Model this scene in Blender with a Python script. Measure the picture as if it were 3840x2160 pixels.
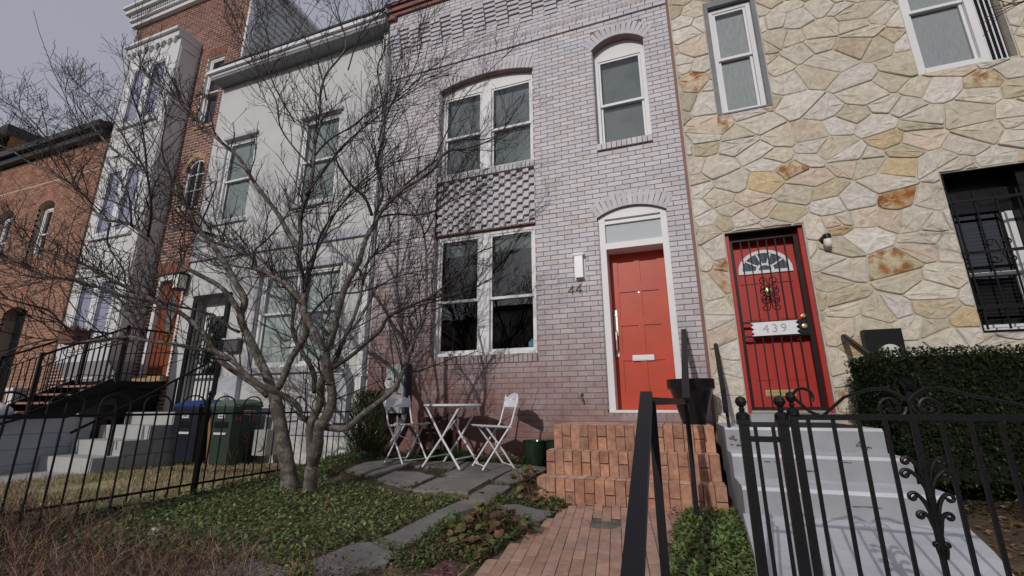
import bpy, math, random
import numpy as np
from mathutils import Vector, Matrix
random.seed(7); np.random.seed(7)
R = math.radians
SC = bpy.context.scene
COL = SC.collection
for o in list(bpy.data.objects):
    bpy.data.objects.remove(o)

# ------------------------------------------------------------------ camera
RW = ((0.94091392, 0.33861535, -0.00454295), (-0.09002857, 0.23718597, -0.96728366), (-0.32645957, 0.91053965, 0.25365664))
CP = Vector((0.84078, -5.62149, 0.19953))
cam_d = bpy.data.cameras.new('camera')
cam = bpy.data.objects.new('camera', cam_d); COL.objects.link(cam)
m = Matrix.Identity(4)
for i in range(3):
    m[i][0] = RW[0][i]; m[i][1] = -RW[1][i]; m[i][2] = -RW[2][i]; m[i][3] = CP[i]
cam.matrix_world = m
cam_d.sensor_width = 36; cam_d.lens = 15.684
cam_d.clip_start = 0.05; cam_d.clip_end = 3000
SC.camera = cam

# ------------------------------------------------------------------ sky, sun, exposure
SUN = Vector((0.17, 1.0, -0.47)).normalized()          # the way the light travels
EL = math.asin(-SUN.z); AZ = math.atan2(-SUN.x, -SUN.y)  # bearing of the sun, from +Y towards +X
W = bpy.data.worlds.new('World'); SC.world = W; W.use_nodes = True
nt = W.node_tree; nt.nodes.clear()
sky = nt.nodes.new('ShaderNodeTexSky'); sky.sky_type = 'NISHITA'; sky.sun_disc = False
sky.sun_elevation = EL; sky.sun_rotation = AZ; sky.air_density = 1.0; sky.dust_density = 3.0; sky.ozone_density = 1.0
hs = nt.nodes.new('ShaderNodeHueSaturation'); hs.inputs['Saturation'].default_value = 0.3; hs.inputs['Value'].default_value = 1.0
mx = nt.nodes.new('ShaderNodeMixRGB'); mx.blend_type = 'MIX'; mx.inputs[0].default_value = 0.72
mx.inputs[2].default_value = (9.6, 9.8, 11.7, 1)         # thin high haze
bg = nt.nodes.new('ShaderNodeBackground'); bg.inputs['Strength'].default_value = 0.1
wo = nt.nodes.new('ShaderNodeOutputWorld')
nt.links.new(sky.outputs[0], hs.inputs['Color']); nt.links.new(hs.outputs[0], mx.inputs[1])
nt.links.new(mx.outputs[0], bg.inputs['Color']); nt.links.new(bg.outputs[0], wo.inputs[0])
sl = bpy.data.lights.new('sun', 'SUN'); sl.energy = 4.0; sl.angle = R(0.6); sl.color = (1.0, 0.95, 0.88)
so = bpy.data.objects.new('sun', sl); COL.objects.link(so); so.location = (-6, -20, 20)
so.rotation_euler = SUN.to_track_quat('-Z', 'Y').to_euler()
SC.view_settings.view_transform = 'Standard'; SC.view_settings.look = 'None'
SC.view_settings.exposure = -1.12; SC.view_settings.gamma = 1.0; SC.view_settings.use_curve_mapping = False
SC.cycles.max_bounces = 6; SC.cycles.transparent_max_bounces = 12
SC.cycles.caustics_reflective = False; SC.cycles.caustics_refractive = False

# ------------------------------------------------------------------ helpers
class MB:
    def __init__(s): s.v = []; s.f = []; s.c = []; s.cur = (1, 1, 1)
    def add(s, vs, fs):
        n = len(s.v); s.v += [tuple(p) for p in vs]
        for f in fs: s.f.append(tuple(i + n for i in f)); s.c.append(s.cur)
        return s
    def box(s, x0, x1, y0, y1, z0, z1):
        return s.add([(x0, y0, z0), (x1, y0, z0), (x1, y1, z0), (x0, y1, z0), (x0, y0, z1), (x1, y0, z1), (x1, y1, z1), (x0, y1, z1)],
              [(3, 2, 1, 0), (4, 5, 6, 7), (0, 1, 5, 4), (1, 2, 6, 5), (2, 3, 7, 6), (3, 0, 4, 7)])
    def obox(s, c, h, M):
        c = Vector(c); vs = []
        for z in (-1, 1):
            for x, y in ((-1, -1), (1, -1), (1, 1), (-1, 1)):
                vs.append(c + M @ Vector((x * h[0], y * h[1], z * h[2])))
        return s.add(vs, [(3, 2, 1, 0), (4, 5, 6, 7), (0, 1, 5, 4), (1, 2, 6, 5), (2, 3, 7, 6), (3, 0, 4, 7)])
    def bar(s, p, q, w, h, up=(0, 0, 1)):
        p = Vector(p); q = Vector(q); d = (q - p); L = d.length; d.normalize()
        u = Vector(up); a = d.cross(u)
        if a.length < 1e-4: a = d.cross(Vector((1, 0, 0)))
        a.normalize(); b = a.cross(d)
        return s.obox((p + q) / 2, (w / 2, L / 2, h / 2), Matrix((a, d, b)).transposed())
    def quad(s, *p): return s.add(p, [tuple(range(len(p)))])
    def tube(s, P, r, n=6, cap=True):
        P = [Vector(p) for p in P]; k = len(P)
        if not hasattr(r, '__len__'): r = [r] * k
        a = None; vs = []
        for i in range(k):
            d = (P[min(i + 1, k - 1)] - P[max(i - 1, 0)])
            if d.length < 1e-9: d = Vector((0, 0, 1))
            d.normalize()
            if a is None:
                a = d.cross(Vector((0.3, 0.2, 0.93)))
                if a.length < 1e-3: a = d.cross(Vector((1, 0, 0)))
            a = a - d * a.dot(d); a.normalize(); b = d.cross(a)
            for j in range(n):
                t = 2 * math.pi * j / n
                vs.append(P[i] + (a * math.cos(t) + b * math.sin(t)) * r[i])
        fs = []
        for i in range(k - 1):
            for j in range(n):
                fs.append((i * n + j, i * n + (j + 1) % n, (i + 1) * n + (j + 1) % n, (i + 1) * n + j))
        if cap: fs += [tuple(range(n - 1, -1, -1)), tuple(range((k - 1) * n, k * n))]
        return s.add(vs, fs)
    def lathe(s, c, prof, n=20, M=None, cap=True):
        c = Vector(c); vs = []; k = len(prof)
        for r_, z in prof:
            for j in range(n):
                t = 2 * math.pi * j / n; p = Vector((r_ * math.cos(t), r_ * math.sin(t), z))
                vs.append(c + (M @ p if M else p))
        fs = [(i * n + j, i * n + (j + 1) % n, (i + 1) * n + (j + 1) % n, (i + 1) * n + j) for i in range(k - 1) for j in range(n)]
        if cap: fs += [tuple(range(n - 1, -1, -1)), tuple(range((k - 1) * n, k * n))]
        return s.add(vs, fs)
    def prism(s, pts, y0, y1):                       # outline in (x, z), from y0 (front) to y1
        n = len(pts); vs = [(x, y0, z) for x, z in pts] + [(x, y1, z) for x, z in pts]
        a = sum(pts[i][0] * pts[(i + 1) % n][1] - pts[(i + 1) % n][0] * pts[i][1] for i in range(n))
        fr = tuple(range(n)); bk = tuple(range(2 * n - 1, n - 1, -1))
        fs = [fr, bk] + [(i, i + n, (i + 1) % n + n, (i + 1) % n) for i in range(n)]
        if a < 0: fs = [f[::-1] for f in fs]
        return s.add(vs, fs)
    def prismz(s, pts, z0, z1):                      # outline in (x, y)
        n = len(pts); a = sum(pts[i][0] * pts[(i + 1) % n][1] - pts[(i + 1) % n][0] * pts[i][1] for i in range(n))
        if a < 0: pts = pts[::-1]
        f0 = (lambda x, y: z0) if not callable(z0) else z0
        f1 = (lambda x, y: z1) if not callable(z1) else z1
        vs = [(x, y, f0(x, y)) for x, y in pts] + [(x, y, f1(x, y)) for x, y in pts]
        return s.add(vs, [tuple(range(n - 1, -1, -1)), tuple(range(n, 2 * n))] + [(i, (i + 1) % n, (i + 1) % n + n, i + n) for i in range(n)])
    def mesh(s, name, mat, smooth=False):
        me = bpy.data.meshes.new(name); me.from_pydata(s.v, [], s.f)
        if mat: me.materials.append(mat)
        if smooth: me.polygons.foreach_set('use_smooth', [True] * len(me.polygons))
        if any(c != (1, 1, 1) for c in s.c):
            at = me.attributes.new('Col', 'FLOAT_COLOR', 'CORNER')
            arr = []
            for f, c in zip(s.f, s.c): arr += [c[0], c[1], c[2], 1.0] * len(f)
            at.data.foreach_set('color', arr)
        return me
    def build(s, name, mat, parent=None, smooth=False, kind=None):
        o = bpy.data.objects.new(name, s.mesh(name, mat, smooth)); COL.objects.link(o)
        if parent: put(o, parent)
        if kind: o['kind'] = kind
        return o

def put(o, parent):
    o.parent = parent
    o.matrix_parent_inverse = Matrix.Identity(4) if parent.parent else parent.matrix_basis.inverted()
    return o
def thing(name, label, cat, loc=(0, 0, 0), rz=0.0, group=None):
    o = bpy.data.objects.new(name, None); COL.objects.link(o); o.empty_display_size = 0.1
    o.location = loc; o.rotation_euler = (0, 0, rz)
    return tag(o, label, cat, group)
def tag(o, label, cat, group=None):
    o['label'] = label; o['category'] = cat
    if group: o['group'] = group
    return o
def structure(o): o['kind'] = 'structure'; return o
def copy_tree(o, parent=None):
    c = o.copy(); COL.objects.link(c)
    if parent: c.parent = parent
    for ch in list(o.children): copy_tree(ch, c)
    return c
def lerp(a, b, t): return a + (b - a) * t
def sm(a, b, x): t = min(1, max(0, (x - a) / (b - a))); return t * t * (3 - 2 * t)
def gz(X, Y):                                        # height of the front gardens
    z = float(np.interp(-Y, [0.0, .8, 1.7, 3.4, 4.4], [-.46, -.50, -.63, -.74, -.80]))
    k = sm(-.9, -.25, X) * (1 - sm(1.0, 1.6, X)); z += (min(z, -.655 - .045 * max(0, -Y - 1.3)) - z) * k
    k = 1 - sm(-3.75, -3.45, X); z += ((-.615 + .02 * (X + 3.7)) - z) * k
    return z
def inpoly(x, y, P):
    r = False; n = len(P)
    for i in range(n):
        x1, y1 = P[i]; x2, y2 = P[i - 1]
        if (y1 > y) != (y2 > y) and x < (x2 - x1) * (y - y1) / (y2 - y1) + x1: r = not r
    return r

# ------------------------------------------------------------------ materials
def mat(name, col, rough=.7, vary=0.15, scale=6.0, bump=0.0, bscale=40.0, metal=0.0, spec=.4, tint=None, col2=None, mix2=(3.0, .5, .62), wear=None, stretch=None, trans=0.0):
    M = bpy.data.materials.new(name); M.use_nodes = True; t = M.node_tree; N = t.nodes; Lk = t.links
    b = N['Principled BSDF']; b.inputs['Roughness'].default_value = rough; b.inputs['Metallic'].default_value = metal
    b.inputs['Specular IOR Level'].default_value = spec
    g = N.new('ShaderNodeNewGeometry'); pos = g.outputs['Position']
    if stretch:
        mp = N.new('ShaderNodeMapping'); mp.inputs['Scale'].default_value = stretch; Lk.new(pos, mp.inputs['Vector']); pos = mp.outputs[0]
    def noise(sc, det=3.0):
        n = N.new('ShaderNodeTexNoise'); n.inputs['Scale'].default_value = sc; n.inputs['Detail'].default_value = det
        n.inputs['Roughness'].default_value = .6; Lk.new(pos, n.inputs['Vector']); return n.outputs[0]
    def rng(v, a, b_, c, d):
        r = N.new('ShaderNodeMapRange'); r.inputs[1].default_value = a; r.inputs[2].default_value = b_
        r.inputs[3].default_value = c; r.inputs[4].default_value = d; Lk.new(v, r.inputs[0]); return r.outputs[0]
    def mixc(f, a, b_, mode='MIX'):
        x = N.new('ShaderNodeMixRGB'); x.blend_type = mode
        for i, v in ((0, f), (1, a), (2, b_)):
            if isinstance(v, (int, float)): x.inputs[i].default_value = v
            elif isinstance(v, tuple): x.inputs[i].default_value = (*v, 1)
            else: Lk.new(v, x.inputs[i])
        return x.outputs[0]
    c = None
    if col2: c = mixc(rng(noise(mix2[0], 5.0), mix2[1], mix2[2], 0, 1), col, col2)
    else: c = mixc(0.0, col, col)
    if wear:                                          # (colour, z0, z1, x weight, noise scale, noise weight): worn glaze by height
        sx = N.new('ShaderNodeSeparateXYZ'); Lk.new(g.outputs['Position'], sx.inputs[0])
        a = N.new('ShaderNodeMath'); a.operation = 'MULTIPLY_ADD'; a.inputs[1].default_value = wear[3]
        Lk.new(sx.outputs[0], a.inputs[0]); Lk.new(sx.outputs[2], a.inputs[2])
        a2 = N.new('ShaderNodeMath'); a2.operation = 'MULTIPLY_ADD'; a2.inputs[1].default_value = wear[5]
        Lk.new(noise(wear[4], 4.0), a2.inputs[0]); Lk.new(a.outputs[0], a2.inputs[2])
        oi = N.new('ShaderNodeObjectInfo')
        c = mixc(rng(a2.outputs[0], wear[1], wear[2], 0, 1), wear[0], c)
    if vary:
        v = rng(noise(scale), .25, .75, 1 - vary, 1 + vary)
        cc = N.new('ShaderNodeCombineColor')
        for i in range(3): Lk.new(v, cc.inputs[i])
        c = mixc(1.0, c, cc.outputs[0], 'MULTIPLY')
    if tint == 'object':
        oi = N.new('ShaderNodeObjectInfo'); c = mixc(1.0, c, oi.outputs['Color'], 'MULTIPLY')
    elif tint == 'face':
        at = N.new('ShaderNodeAttribute'); at.attribute_name = 'Col'; c = mixc(1.0, c, at.outputs['Color'], 'MULTIPLY')
    Lk.new(c, b.inputs['Base Color'])
    if bump:
        bn = N.new('ShaderNodeBump'); bn.inputs['Strength'].default_value = bump; bn.inputs['Distance'].default_value = .01
        Lk.new(noise(bscale, 4.0), bn.inputs['Height']); Lk.new(bn.outputs[0], b.inputs['Normal'])
    if trans:
        tl = N.new('ShaderNodeBsdfTranslucent'); Lk.new(c, tl.inputs[0]); ms = N.new('ShaderNodeMixShader'); ms.inputs[0].default_value = trans
        Lk.new(b.outputs[0], ms.inputs[1]); Lk.new(tl.outputs[0], ms.inputs[2]); Lk.new(ms.outputs[0], N['Material Output'].inputs[0])
    return M
def glass_mat(name, tintc=(.9, .92, .92), rough=.0):
    M = bpy.data.materials.new(name); M.use_nodes = True; t = M.node_tree; N = t.nodes; Lk = t.links
    N.remove(N['Principled BSDF'])
    tr = N.new('ShaderNodeBsdfTransparent'); tr.inputs[0].default_value = (*tintc, 1)
    gl = N.new('ShaderNodeBsdfGlossy'); gl.inputs['Roughness'].default_value = rough; gl.inputs[0].default_value = (.9, .92, .95, 1)
    fr = N.new('ShaderNodeFresnel'); fr.inputs[0].default_value = 1.55
    ad = N.new('ShaderNodeMath'); ad.operation = 'MULTIPLY_ADD'; ad.inputs[1].default_value = 1.6; ad.inputs[2].default_value = .02
    g = N.new('ShaderNodeNewGeometry'); n = N.new('ShaderNodeTexNoise'); n.inputs['Scale'].default_value = 2.2
    bp = N.new('ShaderNodeBump'); bp.inputs['Strength'].default_value = .05; bp.inputs['Distance'].default_value = .02
    Lk.new(g.outputs['Position'], n.inputs['Vector']); Lk.new(n.outputs[0], bp.inputs['Height']); Lk.new(bp.outputs[0], gl.inputs['Normal'])
    mx_ = N.new('ShaderNodeMixShader'); Lk.new(fr.outputs[0], ad.inputs[0]); Lk.new(ad.outputs[0], mx_.inputs[0])
    Lk.new(tr.outputs[0], mx_.inputs[1]); Lk.new(gl.outputs[0], mx_.inputs[2]); Lk.new(mx_.outputs[0], N['Material Output'].inputs[0])
    return M

PAINTED = dict(col=(.545, .525, .56), rough=.5, vary=.08, scale=9, bump=.25, bscale=60, col2=(.49, .465, .495), mix2=(2.2, .42, .68),
               wear=((.20, .105, .10), .55, 2.9, .30, 3.2, 2.1))
m_pbrick = mat('painted_brick', tint='object', **PAINTED); m_pbrick_s = mat('painted_brick_joined', tint='face', **PAINTED)
m_pmortar = mat('painted_mortar', (.25, .175, .165), .9, .2, 12, .3, 90, wear=((.33, .165, .125), .3, 2.0, .2, 3, 1.0))
OR = dict(col=(.34, .17, .112), rough=.85, vary=.25, scale=14, bump=.4, bscale=70, col2=(.27, .125, .085), mix2=(4, .42, .66))
m_obrick = mat('orange_brick', tint='object', **OR); m_obrick_s = mat('orange_brick_joined', tint='face', **OR)
m_omortar = mat('orange_mortar', (.46, .36, .28), .95, .2, 8)
RB = dict(col=(.215, .088, .066), rough=.85, vary=.2, scale=12, bump=.3, bscale=70)
m_rbrick = mat('red_brick', tint='object', **RB); m_rbrick_s = mat('red_brick_joined', tint='face', **RB)
m_rmortar = mat('pale_mortar', (.62, .55, .48), .95, .15, 8)
m_tanbrick = mat('tan_brick', (.42, .28, .15), .85, .2, 12, tint='object')
m_stone = mat('field_stone', (.64, .595, .525), .85, .20, 18, .9, 38, tint='object', col2=(.56, .51, .43), mix2=(3.4, .42, .68))
m_smortar = mat('stone_mortar', (.53, .485, .40), .95, .16, 9, .5, 60)
ST = dict(col=(.46, .245, .165), rough=.9, vary=.30, scale=18, bump=.7, bscale=80, col2=(.30, .155, .11), mix2=(6, .42, .66))
m_stepbrick = mat('step_brick', tint='object', **ST)
m_stepmortar = mat('step_mortar', (.16, .075, .05), .95, .25, 20)
PB = dict(col=(.46, .28, .215), rough=.9, vary=.22, scale=16, bump=.4, bscale=70, col2=(.38, .255, .205), mix2=(3, .42, .66))
m_pathbrick = mat('path_brick', tint='object', **PB); m_pathbrick_s = mat('path_brick_joined', tint='face', **PB)
m_pathjoint = mat('path_joint', (.12, .085, .06), .95, .3, 30)
m_white = mat('white_paint', (.74, .74, .755), .45, .05, 3, .06, 30)
m_white_metal = mat('white_enamel', (.78, .78, .82), .35, .06, 20)
m_stucco = mat('stucco', (.58, .585, .59), .9, .05, 1.2, .25, 120, col2=(.55, .555, .56), mix2=(1.3, .45, .62))
m_stucco2 = mat('grey_stucco', (.47, .48, .53), .9, .07, 2, .25, 120)
m_soffit = mat('shade_dark_soffit', (.20, .205, .215), .6, .06, 3)  # shade under the overhang put into the colour
m_greypaint = mat('grey_trim', (.50, .50, .54), .6, .06, 3)
m_bay = mat('bay_paint', (.63, .63, .64), .6, .07, 2.5, .1, 30)
m_siding = mat('siding', (.46, .48, .46), .6, .05, 3)
m_black = mat('black_iron', (.0065, .0065, .008), .42, .25, 30, .15, 90, spec=.28)
m_rail = mat('black_rail_paint', (.008, .008, .012), .45, .15, 25, .08, 60, spec=.3)
m_darkmetal = mat('dark_roof_metal', (.03, .03, .034), .5, .2, 8)
m_cornice = mat('brown_cornice_paint', (.215, .085, .075), .5, .1, 5, .1, 40)
m_red = mat('red_door_paint', (.50, .058, .024), .42, .10, 2.5, .08, 50, spec=.35, col2=(.44, .06, .03), mix2=(1.6, .45, .7))
m_red2 = mat('crimson_door_paint', (.42, .026, .020), .45, .06, 4, .05, 50)
m_wood = mat('brown_wood', (.23, .062, .02), .45, .25, 30, .1, 60, stretch=(1, 1, .12))
m_steel = mat('brushed_steel', (.55, .53, .50), .35, .08, 30, metal=.8)
m_brass = mat('brass', (.62, .48, .24), .35, .1, 20, metal=.7)
m_bluestone = mat('bluestone', (.205, .195, .18), .85, .22, 5, .5, 45, col2=(.15, .145, .145), mix2=(2.2, .42, .64))
m_soil = mat('soil', (.085, .058, .038), 1, .35, 30, .8, 40, col2=(.14, .105, .06), mix2=(3, .45, .62))
m_lawn = mat('dry_lawn', (.40, .33, .18), 1, .35, 22, .8, 40, col2=(.17, .19, .075), mix2=(2.4, .46, .62))
m_asphalt = mat('asphalt', (.05, .05, .052), .95, .2, 20, .3, 80)
m_pave = mat('pavement_concrete', (.33, .32, .30), .95, .15, 6, .3, 60)
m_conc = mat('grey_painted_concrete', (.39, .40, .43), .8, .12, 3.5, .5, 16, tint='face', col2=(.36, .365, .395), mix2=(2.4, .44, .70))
m_conc2 = mat('pale_painted_concrete', (.42, .42, .42), .8, .08, 4, .2, 30)
m_conc3 = mat('slate_paint_and_shade', (.36, .38, .42), .85, .08, 4, .2, 30)
m_crack = mat('peeled_dark_patch', (.12, .12, .125), .95, .4, 40)
m_dark = mat('dark_interior', (.035, .035, .036), .9, .3, 2)
m_dim = mat('dim_interior', (.14, .145, .145), .9, .3, 1.4)
m_blind = mat('window_blind', (.185, .21, .215), .8, .16, 2.6, col2=(.12, .15, .16), mix2=(1.6, .44, .62))  # blotchy second tone paints in cloud reflections of the panes
m_blind3 = mat('teal_pale_blind', (.30, .35, .35), .8, .10, 2)
m_blind2 = mat('pale_blind', (.60, .68, .66), .8, .08, 2)
m_curtain = mat('lace_curtain', (.46, .48, .49), .9, .30, 30, stretch=(6, 6, .25))
m_violet = mat('violet_blind', (.42, .41, .60), .8, .12, 2)
m_glass = glass_mat('window_glass'); m_glassd = glass_mat('dark_window_glass', (.45, .5, .52))
m_frost = mat('frosted_glass', (.46, .49, .52), .5, .04, 4, spec=.3)
m_bark = mat('bark', (.085, .070, .060), .9, .35, 26, .9, 60, col2=(.19, .17, .15), mix2=(12, .46, .6))
m_limb = mat('limb_bark', (.045, .037, .034), .9, .35, 26, .8, 60, col2=(.10, .086, .077), mix2=(7, .47, .68))
m_twig = mat('twig_bark', (.026, .020, .019), .85, .3, 12)
m_leaf = mat('groundcover_leaf', (1, 1, 1), .36, .2, 8, tint='face', trans=.25, spec=.5)
m_leafo = mat('plant_leaf', (1, 1, 1), .5, .25, 20, tint='object', trans=.2)
m_deadstem = mat('dead_stem', (1, 1, 1), .9, .25, 15, tint='face')
m_blueplastic = mat('blue_plastic', (.018, .045, .20), .5, .1, 5); m_navyplastic = mat('navy_plastic', (.010, .013, .026), .5, .15, 4)
m_greenplastic = mat('green_plastic', (.028, .048, .036), .5, .15, 4); m_greenlid = mat('green_lid_plastic', (.10, .135, .10), .5, .1, 4)
m_glaze = mat('green_glaze', (.012, .03, .018), .2, .2, 6, spec=.6); m_blackpot = mat('black_plastic', (.010, .010, .011), .3, .2, 6)
m_galv = mat('galvanised_box', (.34, .40, .39), .45, .08, 6, metal=.3); m_metersh = mat('dark_meter_side', (.045, .05, .065), .5, .1, 6)
m_meterw = mat('meter_glass_white', (.62, .62, .60), .25, .04, 5); m_greybox = mat('grey_utility_box', (.46, .48, .54), .5, .05, 4)
m_gaspipe = mat('rusty_gas_pipe', (.055, .022, .018), .7, .3, 20); m_gasmeter = mat('grey_gas_meter', (.36, .36, .34), .5, .08, 8)
m_pink = mat('pink_graffiti', (.32, .05, .13), .6, .2, 8); m_label = mat('white_label', (.62, .62, .62), .6, .04, 5); m_ink = mat('dark_ink', (.03, .03, .03), .6)
m_bag = mat('white_plastic_bag', (.62, .64, .70), .35, .08, 6, .5, 14); m_card = mat('cardboard', (.28, .15, .07), .8, .1, 6)
m_mat = mat('rubber_mat', (.02, .02, .022), .8, .4, 90, .6, 140); m_ochre = mat('ochre_render', (.30, .16, .05), .9, .15, 3)
m_rock = mat('pale_rock', (.50, .46, .42), .8, .1, 8, .4, 30); m_lampglass = mat('lamp_bowl', (.75, .72, .62), .3, .05, 5)
m_iron = mat('cast_iron', (.14, .13, .115), .8, .3, 40)

# ------------------------------------------------------------------ the ground
def ground_sheet(name, x0, x1, y0, y1, n, k, f, M):
    b = MB(); vs = []; xs = np.linspace(x0, x1, n); ys = np.linspace(y0, y1, k)
    for y in ys:
        for x in xs: vs.append((x, y, f(x, y)))
    fs = [(j * n + i, j * n + i + 1, (j + 1) * n + i + 1, (j + 1) * n + i) for j in range(k - 1) for i in range(n - 1)]
    b.add(vs, fs); o = b.build(name, M, smooth=True); return structure(o)
rough_g = lambda x, y: gz(x, y) - .012 + .012 * math.sin(x * 9 + 3 * math.sin(y * 5)) * math.sin(y * 8 + x)
ground_sheet('garden_ground', -3.7, 1.3, -4.4, .06, 110, 90, rough_g, m_soil)
ground_sheet('side_garden_ground', 1.3, 9, -4.4, .06, 90, 50, lambda x, y: gz(x, y) - .012 + .01 * math.sin(x * 7) * math.sin(y * 9), m_soil)
lawn = ground_sheet('lawn', -7.35, -3.7, -4.4, .06, 80, 80, lambda x, y: gz(x, y) + .012 * math.sin(x * 8 + y) * math.sin(y * 7), m_lawn)
ground_sheet('far_garden_ground', -40, -7.35, -4.4, .06, 40, 10, lambda x, y: -.70, m_soil)
b = MB(); b.box(-60, 60, -4.75, -4.4, -1.6, -.86); structure(b.build('garden_retaining_kerb', m_pave))
b = MB(); b.quad((-300, -9, -1.40), (300, -9, -1.40), (300, -4.6, -1.38), (-300, -4.6, -1.38)); structure(b.build('pavement', m_pave))
b = MB(); b.box(-300, 300, -9.18, -9.0, -1.7, -1.397); structure(b.build('kerb', m_pave))
b = MB(); b.quad((-300, -20, -1.53), (300, -20, -1.53), (300, -9.18, -1.53), (-300, -9.18, -1.53)); structure(b.build('road', m_asphalt))
b = MB(); b.quad((-900, -900, -1.56), (900, -900, -1.56), (900, 900, -1.56), (-900, 900, -1.56)); structure(b.build('ground', m_soil))

def smooth_path(P, r, n=3):
    O, Q = [], []
    for i in range(len(P) - 1):
        p0 = P[max(i - 1, 0)]; p1 = P[i]; p2 = P[i + 1]; p3 = P[min(i + 2, len(P) - 1)]
        for k in range(n):
            t = k / n; O.append(.5 * ((2 * p1) + (p2 - p0) * t + (2 * p0 - 5 * p1 + 4 * p2 - p3) * t * t + (3 * p1 - p0 - 3 * p2 + p3) * t ** 3)); Q.append(lerp(r[i], r[i + 1], t))
    O.append(P[-1]); Q.append(r[-1]); return O, Q

# ------------------------------------------------------------------ walls and pieces
def facade(parent, X0, X1, Z0, Z1, ops, M, Y=0.0, depth=.35, name='wall'):
    """a front sheet with openings (x0, x1, z0, z1) and their reveals, plus sides"""
    xs = sorted({X0, X1} | {min(max(v, X0), X1) for o in ops for v in o[:2]}); zs = sorted({Z0, Z1} | {min(max(v, Z0), Z1) for o in ops for v in o[2:4]})
    b = MB()
    for i in range(len(xs) - 1):
        for j in range(len(zs) - 1):
            cx = (xs[i] + xs[i + 1]) / 2; cz = (zs[j] + zs[j + 1]) / 2
            if any(o[0] < cx < o[1] and o[2] < cz < o[3] for o in ops): continue
            b.quad((xs[i], Y, zs[j]), (xs[i + 1], Y, zs[j]), (xs[i + 1], Y, zs[j + 1]), (xs[i], Y, zs[j + 1]))
    for o in ops:
        x0, x1, z0, z1 = o[:4]; d = o[4] if len(o) > 4 else depth; lo, hi = z0 >= Z0, z1 <= Z1; z0 = max(z0, Z0); z1 = min(z1, Z1)
        b.quad((x0, Y, z0), (x0, Y, z1), (x0, Y + d, z1), (x0, Y + d, z0)); b.quad((x1, Y, z0), (x1, Y + d, z0), (x1, Y + d, z1), (x1, Y, z1))
        if hi: b.quad((x0, Y, z1), (x1, Y, z1), (x1, Y + d, z1), (x0, Y + d, z1))
        if lo: b.quad((x0, Y, z0), (x0, Y + d, z0), (x1, Y + d, z0), (x1, Y, z0))
    return b.build(name, M, parent)
def shell(parent, X0, X1, Z0, Z1, M, Y0=.36, Y1=9.0, name='house_body'):
    b = MB()
    b.quad((X0, Y0, Z0), (X0, Y0, Z1), (X0, Y1, Z1), (X0, Y1, Z0)); b.quad((X1, Y0, Z0), (X1, Y1, Z0), (X1, Y1, Z1), (X1, Y0, Z1))
    b.quad((X0, Y0, Z1), (X1, Y0, Z1), (X1, Y1, Z1), (X0, Y1, Z1)); b.quad((X0, Y1, Z0), (X0, Y1, Z1), (X1, Y1, Z1), (X1, Y1, Z0))
    for x in (X0, X1): b.quad((x, 0.001, Z0), (x, Y0, Z0), (x, Y0, Z1), (x, 0.001, Z1))
    b.quad((X0, 0.001, Z1), (X1, 0.001, Z1), (X1, Y0, Z1), (X0, Y0, Z1))
    return b.build(name, M, parent)
def dark_room(parent, x0, x1, z0, z1, M=None, y0=.2, y1=1.6):
    b = MB(); e = .004
    x0 -= .3; x1 += .3; z0 -= .2; z1 += .2
    b.quad((x0, y1, z0), (x1, y1, z0), (x1, y1, z1), (x0, y1, z1)); b.quad((x0, y0, z0), (x0, y1, z0), (x0, y1, z1), (x0, y0, z1))
    b.quad((x1, y0, z0), (x1, y0, z1), (x1, y1, z1), (x1, y1, z0)); b.quad((x0, y0, z1), (x0, y1, z1), (x1, y1, z1), (x1, y0, z1))
    b.quad((x0, y0, z0), (x1, y0, z0), (x1, y1, z0), (x0, y1, z0))
    return b.build('room_interior', M or m_dark, parent)

UNIT = {}
def unit_mesh(M, name='brick', bev=0.0):
    k = (M.name, name)
    if k not in UNIT: UNIT[k] = MB().box(-.5, .5, -.5, .5, -.5, .5).mesh(name, M)
    return UNIT[k]
def seen(x, y, z):
    v = Vector((x, y, z)) - CP
    d = RW[2][0] * v.x + RW[2][1] * v.y + RW[2][2] * v.z
    if d < .2: return 0
    u = (RW[0][0] * v.x + RW[0][1] * v.y + RW[0][2] * v.z) / d; w = (RW[1][0] * v.x + RW[1][1] * v.y + RW[1][2] * v.z) / d
    if abs(u) > 1.15 or abs(w) > .648: return 0
    return 1 / d
def pieces(parent, L, M1, M2, nmax=300, name='brick', stuff='brickwork', hide=None):
    """L: (centre, size, rotation matrix or None, tint). The largest in view stand alone, the rest are joined."""
    sc = []
    for i, (c, s, r, t) in enumerate(L):
        k = seen(*c)
        if hide and hide(c): k = 0
        sc.append((k * k * s[0] * s[2] * (1.0), i))
    sc.sort(reverse=True); single = {i for k, i in sc[:nmax] if k > 0}
    b = MB(); me = unit_mesh(M1, name)
    for i, (c, s, r, t) in enumerate(L):
        if i in single:
            o = bpy.data.objects.new(name, me); COL.objects.link(o)
            mm = Matrix.Translation(c) @ (r.to_4x4() if r else Matrix.Identity(4)) @ Matrix.Diagonal((*s, 1))
            o.parent = parent; o.matrix_parent_inverse = Matrix.Identity(4) if parent.parent else parent.matrix_basis.inverted()
            o.matrix_basis = mm; o.color = (*t, 1)
        else:
            b.cur = t; b.obox(c, (s[0] / 2, s[1] / 2, s[2] / 2), r or Matrix.Identity(3))
    if b.v: b.build(stuff, M2, parent, kind='stuff')
def tintv(a=.12, warm=.05):
    k = random.uniform(1 - a, 1 + a); w = random.uniform(-warm, warm)
    return (k * (1 + w), k, k * (1 - w))
BL, BC, JT = .2032, .2032 / 3, .0095
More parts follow.
